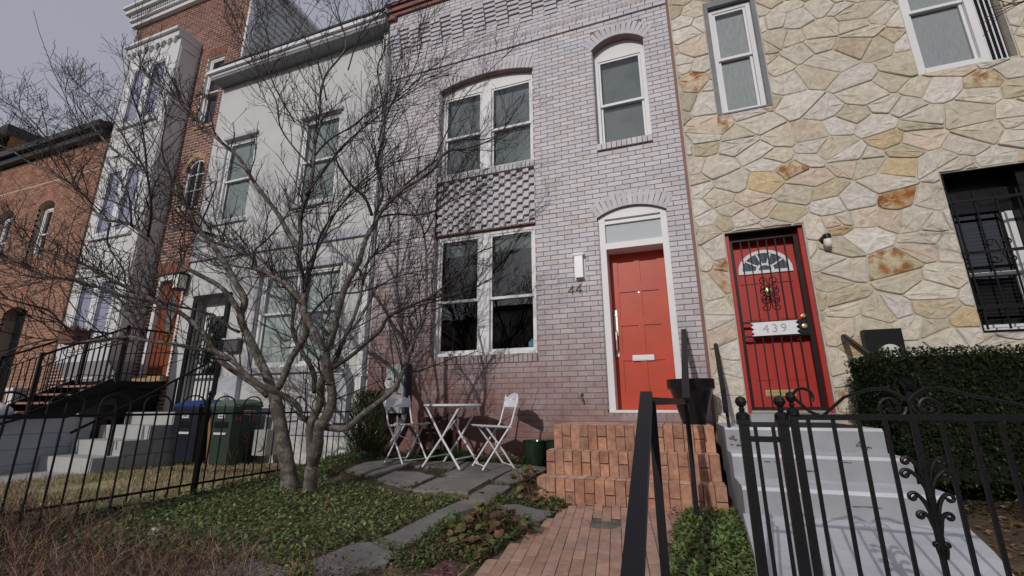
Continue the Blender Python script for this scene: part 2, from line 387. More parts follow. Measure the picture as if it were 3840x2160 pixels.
def courses(X0, X1, Z0, Z1, skip, y=-.007, proud=.002, a=.10, z_off=0.0, xo=0.0, d=.05, bl=BL, bc=BC, jt=JT):
    """running bond between X0..X1, Z0..Z1; skip(x0, x1, z0, z1) -> None, True or list of kept (x0, x1)"""
    L = []; r0 = int(math.floor((Z0 - z_off) / bc)); r1 = int(math.ceil((Z1 - z_off) / bc))
    for r in range(r0, r1):
        z0 = z_off + r * bc + jt / 2; z1 = z0 + bc - jt
        z0 = max(z0, Z0); z1 = min(z1, Z1)
        if z1 - z0 < .02: continue
        off = xo + (0 if r % 2 else -bl / 2)
        k0 = int(math.floor((X0 - off) / bl)); k1 = int(math.ceil((X1 - off) / bl))
        for k in range(k0, k1):
            a0 = max(off + k * bl + jt / 2, X0); a1 = min(off + (k + 1) * bl - jt / 2, X1)
            for (c0, c1) in skip(a0, a1, z0, z1):
                if c1 - c0 < .025: continue
                yy = y - random.uniform(0, proud)
                L.append((Vector(((c0 + c1) / 2, yy + d / 2, (z0 + z1) / 2)), (c1 - c0, d, z1 - z0), None, tintv(a)))
    return L
def cut(ops):
    def f(a0, a1, z0, z1):
        L = [(a0, a1)]
        for (x0, x1, q0, q1) in ops:
            if z1 <= q0 + .012 or z0 >= q1 - .012: continue
            N = []
            for (c0, c1) in L:
                if c1 <= x0 or c0 >= x1: N.append((c0, c1)); continue
                if c0 < x0: N.append((c0, x0))
                if c1 > x1: N.append((x1, c1))
            L = N
        return L
    return f
def rowlock(x0, x1, z0, z1, y, d, w=.0655, j=.009, a=.1):
    n = max(1, round((x1 - x0) / w)); w = (x1 - x0) / n
    return [(Vector((x0 + (i + .5) * w, y + d / 2, (z0 + z1) / 2)), (w - j, d, z1 - z0), None, tintv(a)) for i in range(n)]
def arch(cx, hw, zs, rise, band, y, d, n, j=.009, a=.09):
    """segmental arch voussoirs, returns pieces and the intrados points"""
    Rr = (hw * hw + rise * rise) / (2 * rise); zc = zs + rise - Rr; t0 = math.asin(hw / Rr)
    L = []
    for i in range(n):
        t = -t0 + 2 * t0 * (i + .5) / n; rm = Rr + band / 2; w = 2 * t0 * rm / n - j
        Mr = Matrix.Rotation(t, 3, 'Y')
        L.append((Vector((cx + rm * math.sin(t), y + d / 2, zc + rm * math.cos(t))), (w, d, band), Mr, tintv(a)))
    ins = [(cx + Rr * math.sin(-t0 + 2 * t0 * i / 16), zc + Rr * math.cos(-t0 + 2 * t0 * i / 16)) for i in range(17)]
    return L, ins
def arch_fill(parent, ins, ztop, y0, y1, M, name='arch_backing'):
    b = MB(); b.prism([(ins[0][0], ztop)] + ins + [(ins[-1][0], ztop)], y0, y1); return b.build(name, M, parent)

def sash_window(parent, x0, x1, z0, z1, y, M=None, mull=None, fw=.055, blind=None, rail=.5, glass=None, by=.10, sill=True, label=None, blind_cut=0.0, low_glass=None, d=.07):
    """frame (part) with sashes, panes and blinds (sub-parts)"""
    M = M or m_white; glass = glass or m_glass
    b = MB(); b.box(x0, x0 + fw, y, y + d, z0, z1); b.box(x1 - fw, x1, y, y + d, z0, z1)
    b.box(x0 + fw, x1 - fw, y, y + d, z1 - fw, z1); b.box(x0 + fw, x1 - fw, y - .012, y + d, z0, z0 + fw * .8)
    lights = [(x0 + fw, x1 - fw)]
    if mull:
        xm = (x0 + x1) / 2 + (mull[1] if len(mull) > 1 else 0); b.box(xm - mull[0] / 2, xm + mull[0] / 2, y - .004, y + d, z0 + fw * .8, z1 - fw)
        lights = [(x0 + fw, xm - mull[0] / 2), (xm + mull[0] / 2, x1 - fw)]
    w = b.build('window', M, parent)
    if label: w['label'] = label
    zb = z0 + fw * .8; zt = z1 - fw; zm = lerp(zb, zt, rail or .5); s = .032
    for (a, c) in (lights if rail is None else []):
        f = MB(); yu = y + .012
        f.box(a + .003, a + s, yu, yu + .026, zb + .003, zt - .003); f.box(c - s, c - .003, yu, yu + .026, zb + .003, zt - .003); f.box(a + s, c - s, yu, yu + .026, zt - s, zt - .003); f.box(a + s, c - s, yu, yu + .026, zb + .003, zb + s); f.build('sash', M, w)
        f = MB(); f.quad((a + s, yu + .012, zb + s), (c - s, yu + .012, zb + s), (c - s, yu + .012, zt - s), (a + s, yu + .012, zt - s)); f.build('pane', glass, w)
    for (a, c) in ([] if rail is None else lights):
        e = .003; f = MB(); yu = y + .012; yl = y + .040
        f.box(a + e, a + s, yu, yu + .026, zm - .02, zt - e); f.box(c - s, c - e, yu, yu + .026, zm - .02, zt - e)
        f.box(a + s, c - s, yu, yu + .026, zt - s, zt - e); f.box(a + s, c - s, yu, yu + .026, zm - .02, zm + .018); f.build('sash', M, w)
        f = MB(); f.box(a + e, a + s, yl, yl + .026, zb + e, zm + .016); f.box(c - s, c - e, yl, yl + .026, zb + e, zm + .016)
        f.box(a + s, c - s, yl, yl + .026, zm - .022, zm + .016); f.box(a + s, c - s, yl, yl + .026, zb + e, zb + s * 1.3); f.build('sash', M, w)
        f = MB(); f.quad((a + s, yu + .012, zm + .018), (c - s, yu + .012, zm + .018), (c - s, yu + .012, zt - s), (a + s, yu + .012, zt - s)); f.build('pane', glass, w)
        f = MB(); f.quad((a + s, yl + .012, zb + s * 1.3), (c - s, yl + .012, zb + s * 1.3), (c - s, yl + .012, zm - .022), (a + s, yl + .012, zm - .022)); f.build('pane', low_glass or glass, w)
        if blind:
            f = MB(); zq = lerp(zb, zt, blind_cut); f.quad((a, y + by, zq), (c, y + by, zq), (c, y + by, zt), (a, y + by, zt)); f.build('blind', blind, w)
    return w
def text(parent, body, size, loc, M, ext=.004, name='digit', rot=(math.pi / 2, 0, 0), step=.62):
    n = len(body); ax = Vector((1, 0, 0)); ax.rotate(Matrix.Rotation(rot[2], 3, 'Z'))
    for i, ch in enumerate(body):
        if ch == ' ': continue
        c = bpy.data.curves.new(name, 'FONT'); c.body = ch; c.size = size; c.extrude = ext; c.align_x = 'CENTER'; c.align_y = 'CENTER'; c.resolution_u = 3
        t = bpy.data.objects.new('t', c); COL.objects.link(t); bpy.context.view_layer.update()
        me = bpy.data.meshes.new_from_object(t.evaluated_get(bpy.context.evaluated_depsgraph_get())); bpy.data.objects.remove(t); me.materials.clear(); me.materials.append(M)
        o = bpy.data.objects.new(name, me); COL.objects.link(o); o.location = Vector(loc) + ax * size * step * (i - (n - 1) / 2); o.rotation_euler = rot
        o.parent = parent; o.matrix_parent_inverse = Matrix.Identity(4) if parent.parent else parent.matrix_basis.inverted()
ROW = 'row houses along the street'

# ================================================================== 441, the painted brick house
H = thing('brick_row_house', 'pale lavender painted brick row house with orange red panelled door and corbelled brick cornice', 'house', (-1.12, 0, -.5), group=ROW)
XL, XR = -3.458, 1.222
bay = (-2.425, -.823, .862, 5.46); upw = (.098, .846, 3.715, 5.60); drw = (.042, .928, .105, 2.80)
facade(H, XL, XR, -.75, 6.985, [bay + (.13,), upw + (.30,), drw + (.34,)], m_pmortar, name='wall')
shell(H, XL, XR, -.75, 7.0, m_pmortar)
a_up, i_up = arch(.472, .374, 5.30, .165, .205, -.012, .10, 14)
a_dr, i_dr = arch(.485, .443, 2.62, .125, .205, -.012, .10, 15)
a_by, i_by = arch(-1.624, .801, 5.28, .13, .205, -.012, .12, 25)
L = courses(XL + .005, XR - .035, -.72, 5.755, cut([bay, upw, drw, (.098, .846, 3.61, 3.72), (-2.44, -.822, .745, .87)]))
L += courses(XL + .005, XR - .035, 5.99, 6.72, cut([]), z_off=5.985)
L += [(Vector((c.x, c.y - .14, c.z)), s_, r_, t_) for (c, s_, r_, t_) in courses(XL + .005, XR - .035, 6.733, 6.975, cut([]), z_off=6.728)]
L += [(Vector((-3.340 + .4064 * k, -.118, 6.695)), (.195, .05, BC - .008), None, tintv(.08)) for k in range(12)]
b = MB(); b.box(XL + .002, XR - .034, -.139, -.002, 6.73, 6.978); b.build('parapet_backing', m_pmortar, H)
for (bx0, bx1, zb, zt) in [(-3.44 + .4064 * k, -3.24 + .4064 * k, 6.188, 6.66) for k in range(12)] + [(-3.237 + .4064 * k, -3.04 + .4064 * k, 6.391, 6.728) for k in range(11)]:
    n = round((zt - zb) / BC)
    for i in range(n):
        p = .146 - (.0205 if n > 5 else .027) * (n - 1 - i); z0 = zb + i * BC
        L.append((Vector(((bx0 + min(bx1, XR - .04)) / 2, -p / 2 + .01, z0 + BC / 2)), (min(bx1, XR - .04) - bx0, p + .02, BC - .006), None, tintv(.08)))
for k, z0 in enumerate((5.757, 5.757 + BC)):                      # string course that throws the dark line
    x = XL + .005 - (.1 if k else 0)
    while x < XR - .05:
        x1 = min(x + BL - JT, XR - .035); x0 = max(x, XL + .005)
        if x1 - x0 > .03: L.append((Vector(((x0 + x1) / 2, -.003, z0 + BC / 2)), (x1 - x0, .062, BC - .008), None, tintv(.08)))
        x += BL
x = XL + .05
while x < XR - .06:                                              # saw-tooth course
    L.append((Vector((x, -.004, 5.942)), (.056, .056, .086), Matrix.Rotation(R(38), 3, 'Z'), tintv(.12))); x += .0677
L += a_up + a_dr + a_by
L += rowlock(.098, .846, 3.615, 3.708, -.034, .16) + rowlock(-2.42, -.822, 3.592, 3.69, -.006, .16) + rowlock(-2.44, -.822, .748, .858, -.026, .16)
L += rowlock(.046, .93, .005, .100, -.012, .2, .0715)
x0 = -2.418; cw = 1.592 / 17                                      # recessed panel of staggered projecting bricks
for r in range(13):
    z0 = 2.712 + r * BC
    for k in range(17):
        p = .045 if (r + k) % 2 else 0.0
        L.append((Vector((x0 + (k + .5) * cw, .095 - p / 2, z0 + BC / 2)), (cw - .006, .05 + p, BC - .006), None, tintv(.08)))
for (zlo, zhi) in ((.87, 2.70), (3.70, 5.28)):                    # reveals of the bay recess
    r = int(zlo / BC) + 1
    while (r + 1) * BC < zhi:
        for xx in (-2.4215, -.8265): L.append((Vector((xx, .062, (r + .5) * BC)), (.012, .105, BC - .009), None, tintv(.1)))
        r += 1
for (xx, zlo, zhi, dd) in ((.101, 3.72, 5.30, .10), (.845, 3.72, 5.3, .10), (.046, .11, 2.62, .05), (.926, .11, 2.62, .05)):
    r = int(zlo / BC) + 1
    while (r + 1) * BC < zhi:
        L.append((Vector((xx, dd / 2 + .004, (r + .5) * BC)), (.012, dd, BC - .009), None, tintv(.1))); r += 1
pieces(H, L, m_pbrick, m_pbrick_s, 300)
arch_fill(H, i_up, 5.601, .004, .14, m_pmortar); arch_fill(H, i_dr, 2.801, .004, .05, m_pmortar); arch_fill(H, i_by, 5.461, .004, .125, m_pmortar)
b = MB(); b.box(XL, XR, -.19, .0, 6.98, 7.05); b.box(XL, XR, -.23, .0, 7.052, 7.14); b.box(XL, XR, -.27, .3, 7.142, 7.17); b.box(XL, XL + .17, -.21, 0, 6.90, 6.978); b.build('cornice', m_cornice, H)
b = MB(); b.box(XL, XR, -.28, .3, 7.171, 7.19); b.build('roof_edge', m_darkmetal, H)
b = MB(); b.box(XR - .033, XR, -.004, .03, -.7, 6.98); b.build('corner_strip', m_cornice, H)
b = MB(); b.box(-2.42, -.824, .035, .13, 2.70, 2.716); b.build('lintel', m_cornice, H)
dark_room(H, -2.42, -.82, .86, 2.7, m_dark, .24, 3.0)
dark_room(H, -2.42, -.82, 3.7, 5.3, m_dim, .24, 1.0); dark_room(H, .1, .85, 3.7, 5.4, m_dim, .35, 1.2)
sash_window(H, -2.42, -.828, .866, 2.694, .09, mull=(.17, -.01), blind=m_blind, blind_cut=.86, glass=m_glass, low_glass=m_glass, rail=.44)
w = sash_window(H, -2.42, -.828, 3.70, 5.22, .10, mull=(.17, -.01), blind=m_blind, rail=.47)
b = MB(); b.prism([(-2.42, 5.222), (-.828, 5.222)] + [(x, z + .0) for x, z in i_by[::-1]], .105, .16); b.build('window_head', m_white, H)
sash_window(H, .105, .842, 3.72, 5.235, .12, blind=m_blind, rail=.46, fw=.062)
b = MB(); b.prism([(.105, 5.238), (.842, 5.238)] + [(x, z) for x, z in i_up[::-1]], .125, .18); b.build('window_head', m_white, H)
# door frame, transom and door
b = MB(); b.box(.05, .135, .035, .30, .108, 2.55); b.box(.845, .922, .035, .30, .108, 2.55); b.box(.135, .845, .035, .29, 2.176, 2.26)
b.box(.135, .845, .045, .12, 2.53, 2.575); b.box(.05, .135, .035, .12, 2.552, 2.60); b.box(.845, .922, .035, .12, 2.552, 2.60); b.box(.06, .91, .02, .30, .102, .135)
b.prism([(.05, 2.602), (.922, 2.602)] + [(min(max(x, .05), .922), z) for x, z in i_dr[::-1]], .04, .10)
df = b.build('door_frame', m_white, H)
b = MB(); b.quad((.135, .075, 2.26), (.845, .075, 2.26), (.845, .075, 2.53), (.135, .075, 2.53)); b.build('transom_pane', m_frost, df)
def panel_door(parent, x0, x1, z0, z1, y, M, panels, name='door', dp=.014):
    d = b = MB(); b.box(x0, x1, y + dp, y + .05, z0, z1)
    xs = sorted({x0, x1} | {p[0] for p in panels} | {p[1] for p in panels}); zs = sorted({z0, z1} | {p[2] for p in panels} | {p[3] for p in panels})
    for i in range(len(xs) - 1):
        for j in range(len(zs) - 1):
            cx = (xs[i] + xs[i + 1]) / 2; cz = (zs[j] + zs[j + 1]) / 2
            if any(p[0] < cx < p[1] and p[2] < cz < p[3] for p in panels): continue
            b.box(xs[i], xs[i + 1], y, y + dp + .001, zs[j], zs[j + 1])
    return b.build(name, M, parent)
zz = (.14, 2.09); px = ((.235, .455), (.525, .745)); pz = [(.34, .74), (.84, 1.19), (1.29, 1.64), (1.73, 2.06)]
door = panel_door(H, .138, .842, .138, 2.172, .285, m_red, [(a, c, e, f) for a, c in px for e, f in pz])
b = MB(); b.box(.352, .615, .246, .262, .735, .805); b.box(.360, .607, .242, .2455, .745, .795); b.v = [(x, y + .023, z) for x, y, z in b.v]; b.build('mail_slot', m_white_metal, door)
b = MB(); b.box(.152, .196, .244, .262, 1.06, 1.40); b.box(.155, .193, .244, .262, .79, .87); b.tube([(.174, .244, 1.12), (.174, .20, 1.10), (.174, .195, 1.0), (.174, .20, .88), (.174, .244, .84)], .012, 8)
b.lathe((.174, .243, 1.33), [(.014, 0), (.014, .012)], 12, Matrix.Rotation(R(90), 3, 'X')); b.v = [(x, y + .023, z) for x, y, z in b.v]; b.build('door_handle', m_steel, door)
b = MB(); b.lathe((.49, .261, 1.62), [(.011, 0), (.011, .008)], 10, Matrix.Rotation(R(90), 3, 'X')); b.v = [(x, y + .023, z) for x, y, z in b.v]; b.build('peephole', m_steel, door)
# small sticker in the lower window
b = MB(); b.prism([(-.985, .96), (-.90, .96), (-.895, 1.02), (-.94, 1.075), (-.99, 1.02)], .1385, .1395)
st = b.build('security_sticker', mat('teal_sticker', (.03, .16, .22), .5, .05, 8), H)
# wall lamp, house number, hose tap
T = thing('wall_lamp', 'slim white box lamp on the lavender brick beside the orange red door', 'lamp', (-.21, 0, 1.96))
b = MB(); b.box(-.285, -.145, -.02, -.008, 1.78, 2.145); b.build('back_plate', m_white, T)
b = MB(); b.box(-.27, -.165, -.085, -.021, 1.80, 2.10); b.build('lamp_shade', m_white_metal, T)
b = MB(); b.box(-.29, -.145, -.095, -.021, 2.102, 2.135); b.build('lamp_cap', m_white, T)
T = thing('house_number', 'thin dark metal figures reading 441 on lavender brick under the white lamp', 'house number', (-.25, 0, 1.65))
def number4(x, z, s):
    b = MB(); b.tube([(x + .25 * s, -.022, z + .5 * s), (x - .35 * s, -.022, z - .18 * s), (x + .38 * s, -.022, z - .18 * s)], .0062, 6); b.tube([(x + .15 * s, -.022, z + .52 * s), (x + .15 * s, -.022, z - .5 * s)], .0062, 6)
    return b
number4(-.345, 1.655, .115).build('digit', m_iron, T); number4(-.245, 1.665, .115).build('digit', m_iron, T)
b = MB(); b.tube([(-.172, -.022, 1.70), (-.15, -.022, 1.728), (-.15, -.022, 1.612)], .0062, 6); b.build('digit', m_steel, T)
T = thing('garden_tap', 'small brass garden tap with dark spout low on the brick wall left of the steps', 'tap', (-.27, 0, .29))
b = MB(); b.lathe((-.27, -.005, .29), [(.024, 0), (.024, .012), (.012, .014), (.012, .06)], 12, Matrix.Rotation(R(90), 3, 'X')); b.tube([(-.27, -.055, .29), (-.25, -.075, .275), (-.25, -.08, .235)], .013, 8); b.build('spout', m_iron, T)
b = MB(); b.lathe((-.27, -.06, .31), [(.006, 0), (.006, .025), (.026, .027), (.026, .036)], 10); b.build('tap_handle', m_steel, T)

# ================================================================== 439, the field stone house
HS = thing('stone_row_house', 'cream field stone row house with crimson door behind black bars', 'house', (3.2, 0, -.5), group=ROW)
SX0, SX1, SZ0, SZ1 = 1.224, 6.2, -.75, 6.9
s_door = (1.555, 2.372, .10, 2.195, .30); s_w1 = (1.665, 2.29, 3.80, 5.60, .26); s_w2 = (3.765, 4.63, 3.82, 5.60, .30); s_w3 = (3.71, 4.62, .86, 2.58, .42)
s_ops = [s_door, s_w1, s_w2, s_w3]
facade(HS, SX0, SX1, SZ0, SZ1, s_ops, m_smortar, Y=.006, name='wall')
shell(HS, SX0, SX1, SZ0, SZ1, m_smortar)
def clip(P, a, b_, c):                                            # keep a x + b z <= c
    O = []; n = len(P)
    for i in range(n):
        p, q = P[i], P[(i + 1) % n]; dp = a * p[0] + b_ * p[1] - c; dq = a * q[0] + b_ * q[1] - c
        if dp <= 0: O.append(p)
        if (dp < 0 < dq) or (dq < 0 < dp):
            t = dp / (dp - dq); O.append((p[0] + (q[0] - p[0]) * t, p[1] + (q[1] - p[1]) * t))
    return O
def area(P): return abs(sum(P[i][0] * P[(i + 1) % len(P)][1] - P[(i + 1) % len(P)][0] * P[i][1] for i in range(len(P)))) / 2
rs = random.Random(23)
pts = []; gx, gzz = .285, .182; row = 0; z = SZ0 - .1
while z < SZ1 + .2:
    x = SX0 - .2 + (row % 2) * gx * .5
    while x < SX1 + .3:
        if rs.random() > .20: pts.append((x + rs.uniform(-.15, .15), z + rs.uniform(-.095, .095), rs.uniform(-.034, .034)))
        x += gx * rs.uniform(.75, 1.3)
    z += gzz; row += 1
SC_ = 1.42                                                        # cells are wider than high
cells = []
for i, (x, z, w) in enumerate(pts):
    P = [(x - .6, z - .5), (x + .6, z - .5), (x + .6, z + .5), (x - .6, z + .5)]
    near = sorted(((u - x) ** 2 + ((v - z) * SC_) ** 2, j) for j, (u, v, _) in enumerate(pts) if j != i and abs(u - x) < 1.1 and abs(v - z) < .8)[:22]
    sk = math.tan(x * 3.1 + z * 2.3) * 0
    for d2, j in near:
        u, v, w2 = pts[j]; a = u - x; b_ = (v - z) * SC_ * SC_; L_ = math.hypot(a, b_)
        mid = (a * (u + x) / 2 + b_ * (v + z) / 2) + (w - w2) * L_ * .5
        P = clip(P, a / L_, b_ / L_, mid / L_ - rs.uniform(.004, .012))
        if len(P) < 3: break
    P = clip(clip(clip(clip(P, -1, 0, -SX0 - .018), 1, 0, SX1), 0, -1, -SZ0), 0, 1, SZ1) if len(P) > 2 else P
    if len(P) < 3: continue
    parts = [P]
    for (x0, x1, z0, z1, *_) in s_ops:
        x0 -= .012; x1 += .012; z0 -= .012; z1 += .012; N_ = []
        for Q in parts:
            xs_ = [p[0] for p in Q]; zs_ = [p[1] for p in Q]
            if max(xs_) <= x0 or min(xs_) >= x1 or max(zs_) <= z0 or min(zs_) >= z1: N_.append(Q); continue
            for q in (clip(Q, 1, 0, x0), clip(Q, -1, 0, -x1), clip(clip(clip(Q, -1, 0, -x0), 1, 0, x1), 0, 1, z0), clip(clip(clip(Q, -1, 0, -x0), 1, 0, x1), 0, -1, -z1)):
                if len(q) > 2 and area(q) > .0022: N_.append(q)
        parts = N_
    cells += [q for q in parts if area(q) > .0018]
def stone_mesh(P):
    cx = sum(p[0] for p in P) / len(P); cz = sum(p[1] for p in P) / len(P)
    if sum(P[i][0] * P[(i + 1) % len(P)][1] - P[(i + 1) % len(P)][0] * P[i][1] for i in range(len(P))) < 0: P = P[::-1]
    Q = []
    for i in range(len(P)):                                       # soften corners and waver the edges
        p, q = P[i], P[(i + 1) % len(P)]; l = math.hypot(q[0] - p[0], q[1] - p[1])
        t = min(.16, .010 / max(l, .001) * rs.uniform(.6, 1.8))
        Q.append((lerp(p[0], q[0], t), lerp(p[1], q[1], t)))
        if l > .12: Q.append((lerp(p[0], q[0], .5) + rs.uniform(-.006, .006), lerp(p[1], q[1], .5) + rs.uniform(-.006, .006)))
        Q.append((lerp(p[0], q[0], 1 - t), lerp(p[1], q[1], 1 - t)))
    n = len(Q); pr = rs.uniform(.005, .015); tx, tz = rs.uniform(-.03, .03), rs.uniform(-.04, .03)
    f = lambda x, z, y: (x - cx, y + (x - cx) * tx + (z - cz) * tz, z - cz)
    vs = [(x - cx, .02, z - cz) for x, z in Q]
    vs += [f(x, z, -pr * .55) for x, z in Q]
    k = .008
    for x, z in Q:
        d = math.hypot(x - cx, z - cz); s_ = max(.6, 1 - k / max(d, .02)); vs.append(f(cx + (x - cx) * s_, cz + (z - cz) * s_, -pr))
    for x, z in Q: s_ = rs.uniform(.45, .6); vs.append(f(cx + (x - cx) * s_, cz + (z - cz) * s_, -pr - rs.uniform(-.006, .009)))
    vs.append(f(cx, cz, -pr - rs.uniform(-.004, .008)))
    fs = [(i + o * n, (i + 1) % n + o * n, (i + 1) % n + (o + 1) * n, i + (o + 1) * n) for o in (0, 1, 2) for i in range(n)]
    fs += [(3 * n + i, 3 * n + (i + 1) % n, 4 * n) for i in range(n)]
    return (cx, cz), vs, fs
PAL = [((1.08, 1.09, 1.13), 6), ((1.03, 1.02, .99), 6), ((.98, .95, .87), 4), ((.88, .85, .76), 3), ((1.03, .93, .86), 2.5), ((.86, .79, .64), 1.6), ((.82, .64, .44), .3), ((.92, .78, .55), .4)]
rust = mat('rusty_field_stone', (.56, .49, .38), .85, .28, 12, .6, 40, tint='object', col2=(.34, .15, .05), mix2=(7, .46, .60))
small = MB(); cells.sort(key=area, reverse=True); vis = 0
for P in cells:
    (cx, cz), vs, fs = stone_mesh(P)
    r_ = rs.random() * sum(w for _, w in PAL)
    for c, w in PAL:
        r_ -= w
        if r_ <= 0: break
    k = rs.uniform(.9, 1.06); c = tuple(v * k for v in c)
    if seen(cx, 0, cz) and vis < 300:
        vis += 1; rr = rs.random() < .06
        me = bpy.data.meshes.new('stone'); me.from_pydata(vs, [], fs); me.materials.append(rust if rr else m_stone)
        o = bpy.data.objects.new('stone', me); COL.objects.link(o); put(o, HS); o.location = (cx, 0, cz); o.color = (*c, 1)
        me.polygons.foreach_set('use_smooth', [False] * len(me.polygons))
    else:
        small.cur = c; small.add([(v[0] + cx, v[1], v[2] + cz) for v in vs], fs)
if small.v: small.build('stonework', mat('field_stone_joined', (.66, .60, .48), .85, .2, 14, .6, 34, tint='face', col2=(.60, .55, .46), mix2=(2.6, .4, .7)), HS, kind='stuff')
dark_room(HS, 1.69, 2.27, 3.8, 5.6, m_dim, .28, .9); dark_room(HS, 3.8, 4.6, 3.8, 5.6, m_dim, .33, 1); dark_room(HS, 3.72, 4.6, .86, 2.58, m_dark, .45, 1.5)
# upper windows with grey boxed reveals
b = MB(); x0, x1, z0, z1 = s_w1[:4]
for (a, c, e, f) in ((x0 + .002, x0 + .05, z0, z1 - .01), (x1 - .05, x1 - .002, z0, z1 - .01), (x0 + .05, x1 - .05, z1 - .10, z1 - .01), (x0 + .05, x1 - .05, z0, z0 + .02)): b.box(a, c, -.006, .25, e, f)
b.build('window_surround', mat('slate_grey_paint', (.17, .18, .20), .5, .2, 6), HS)
sash_window(HS, x0 + .052, x1 - .052, z0 + .022, z1 - .11, .06, blind=m_curtain, rail=.52, by=.075)
sash_window(HS, 3.768, 4.42, 3.83, 5.58, .03, blind=m_curtain, rail=.5, by=.075, fw=.07)
b = MB(); b.box(4.425, 4.62, .10, .28, 3.82, 5.58); b.build('side_shutter', m_black, HS)
b = MB()
for k in range(4): b.tube([(4.46 + .045 * k, .085, 3.83), (4.46 + .045 * k, .085, 5.55)], .007, 6)
b.build('window_bars', m_white_metal, HS)
# lower window, deep black recess, box painting shade above its white sash behind bars
b = MB(); b.box(3.712, 3.72, -.005, .41, .87, 2.57); b.box(4.36, 4.618, .10, .41, .88, 2.565); b.box(3.72, 4.618, -.005, .41, 2.566, 2.576); b.box(3.72, 4.618, -.012, .41, .866, .88); b.box(3.72, 4.36, .26, .41, 2.18, 2.566); b.build('lining_and_shade', m_black, HS)
sash_window(HS, 3.72, 4.355, .885, 2.36, .28, rail=.42, fw=.06, glass=m_glassd)
b = MB()
for k in range(34): z = .99 + k * .040; b.box(3.80, 4.29, .372, .402, z, z + .006)
b.build('venetian_blind', mat('grey_slats', (.12, .12, .12), .6, .1, 6), HS)
G_ = thing('window_grille', 'black scrolled iron window bars over the lower stone house window', 'window grille', (4.1, -.03, 1.6))
for k in range(6): b = MB(); x = 3.735 + k * .17; b.bar((x, -.03, .885), (x, -.03, 2.30), .013, .013); b.build('bar', m_black, G_)
for z in (1.10, 1.66, 2.22): b = MB(); b.bar((3.70, -.045, z), (4.62, -.045, z), .012, .03); b.build('rail', m_black, G_)
def spiral(cx, y, cz, r0, r1, t0, t1, n=22):
    return [(cx + lerp(r0, r1, i / n) * math.cos(lerp(t0, t1, i / n)), y, cz + lerp(r0, r1, i / n) * math.sin(lerp(t0, t1, i / n))) for i in range(n + 1)]
for sx in (-1, 1):
    for sz in (-1, 1):
        b = MB(); cx, cz = 3.99 + sx * .062, 1.66 + sz * .085
        P = spiral(cx, -.052, cz, .045, .012, R(0 if sx < 0 else 180), R(0 if sx < 0 else 180) + sx * -sz * R(420)); P.insert(0, (3.99, -.052, 1.66)); b.tube(P, .006, 6); b.build('scroll', m_black, G_)
# crimson door
b = MB(); b.box(1.56, 1.60, .05, .299, .105, 2.19); b.box(2.33, 2.368, .05, .299, .105, 2.19); b.box(1.60, 2.33, .20, .299, 2.13, 2.19); b.build('door_frame', m_red2, HS)
b = MB(); b.box(1.56, 2.368, .012, .20, 2.185, 2.194); b.build('lintel_shade', m_black, HS)  # black sheet painting the shade under the lintel
DY = .26
pn = [(1.685, 1.915, 1.13, 1.60), (2.025, 2.255, 1.13, 1.60), (1.685, 1.915, .43, .93), (2.025, 2.255, .43, .93)]
door2 = panel_door(HS, 1.605, 2.325, .13, 2.125, DY, m_red2, pn, dp=.012)
for (a, c, e, f) in pn: b = MB(); b.prism([(a + .03, e + .03), (c - .03, e + .03), (c - .03, f - .03), (a + .03, f - .03)], DY + .003, DY + .0125); b.build('raised_panel', m_red2, door2)
def fan(cx, z, r, a0=0, a1=180, n=18): return [(cx + r * math.cos(R(lerp(a0, a1, i / n))), z + r * .88 * math.sin(R(lerp(a0, a1, i / n)))) for i in range(n + 1)]
fz = 1.755; b = MB(); O_, I_ = fan(1.975, fz, .29), fan(1.975, fz, .245)
for i in range(18): b.prism([O_[i], O_[i + 1], I_[i + 1], I_[i]], DY - .018, DY)
b.box(1.685, 2.265, DY - .019, DY, fz - .036, fz + .002)
for a in (36, 72, 108, 144): b.bar((1.975 + .08 * math.cos(R(a)), DY - .01, fz + .08 * .88 * math.sin(R(a))), (1.975 + .25 * math.cos(R(a)), DY - .01, fz + .25 * .88 * math.sin(R(a))), .018, .016, (0, 1, 0))
O2, I2 = fan(1.975, fz, .10, n=10), fan(1.975, fz, .07, n=10)
for i in range(10): b.prism([O2[i], O2[i + 1], I2[i + 1], I2[i]], DY - .016, DY)
fl = b.build('fanlight', m_white, door2)
b = MB(); b.prism(I_, DY - .007, DY - .001); b.build('pane', mat('fanlight_glass', (.06, .08, .11), .05, .1, 5, spec=.8), fl)
b = MB(); b.box(1.79, 2.09, DY - .012, DY, .28, .352); b.box(1.805, 2.075, DY - .018, DY - .0125, .291, .31); b.box(1.805, 2.075, DY - .018, DY - .0125, .32, .34); b.build('mail_slot', m_brass, door2)
RX = Matrix.Rotation(R(90), 3, 'X')
b = MB(); b.lathe((1.972, DY, 1.50), [(.012, 0), (.012, .02), (.034, .022), (.034, .03), (.008, .034)], 14, RX); b.tube(spiral(1.972, DY - .028, 1.48, .036, .036, R(-200), R(20)), .007, 6); b.build('door_knocker', m_brass, door2)
b = MB(); b.lathe((2.285, DY, 1.17), [(.026, 0), (.026, .02), (.012, .022), (.012, .03), (.024, .034), (.024, .045), (.012, .05)], 14, RX); b.build('door_lock', m_brass, door2)
b = MB(); b.box(1.6, 2.33, .05, .26, .105, .128); b.build('threshold', m_steel, HS)
GY = .15
T = thing('security_door', 'black barred iron security door with 439 plate before the crimson door', 'security door', (1.965, GY, .13))
def bars_(xs_, z0, z1, y=GY, w=.012):
    for x in xs_: b = MB(); b.bar((x, y, z0), (x, y, z1), w, w); b.build('bar', m_black, T)
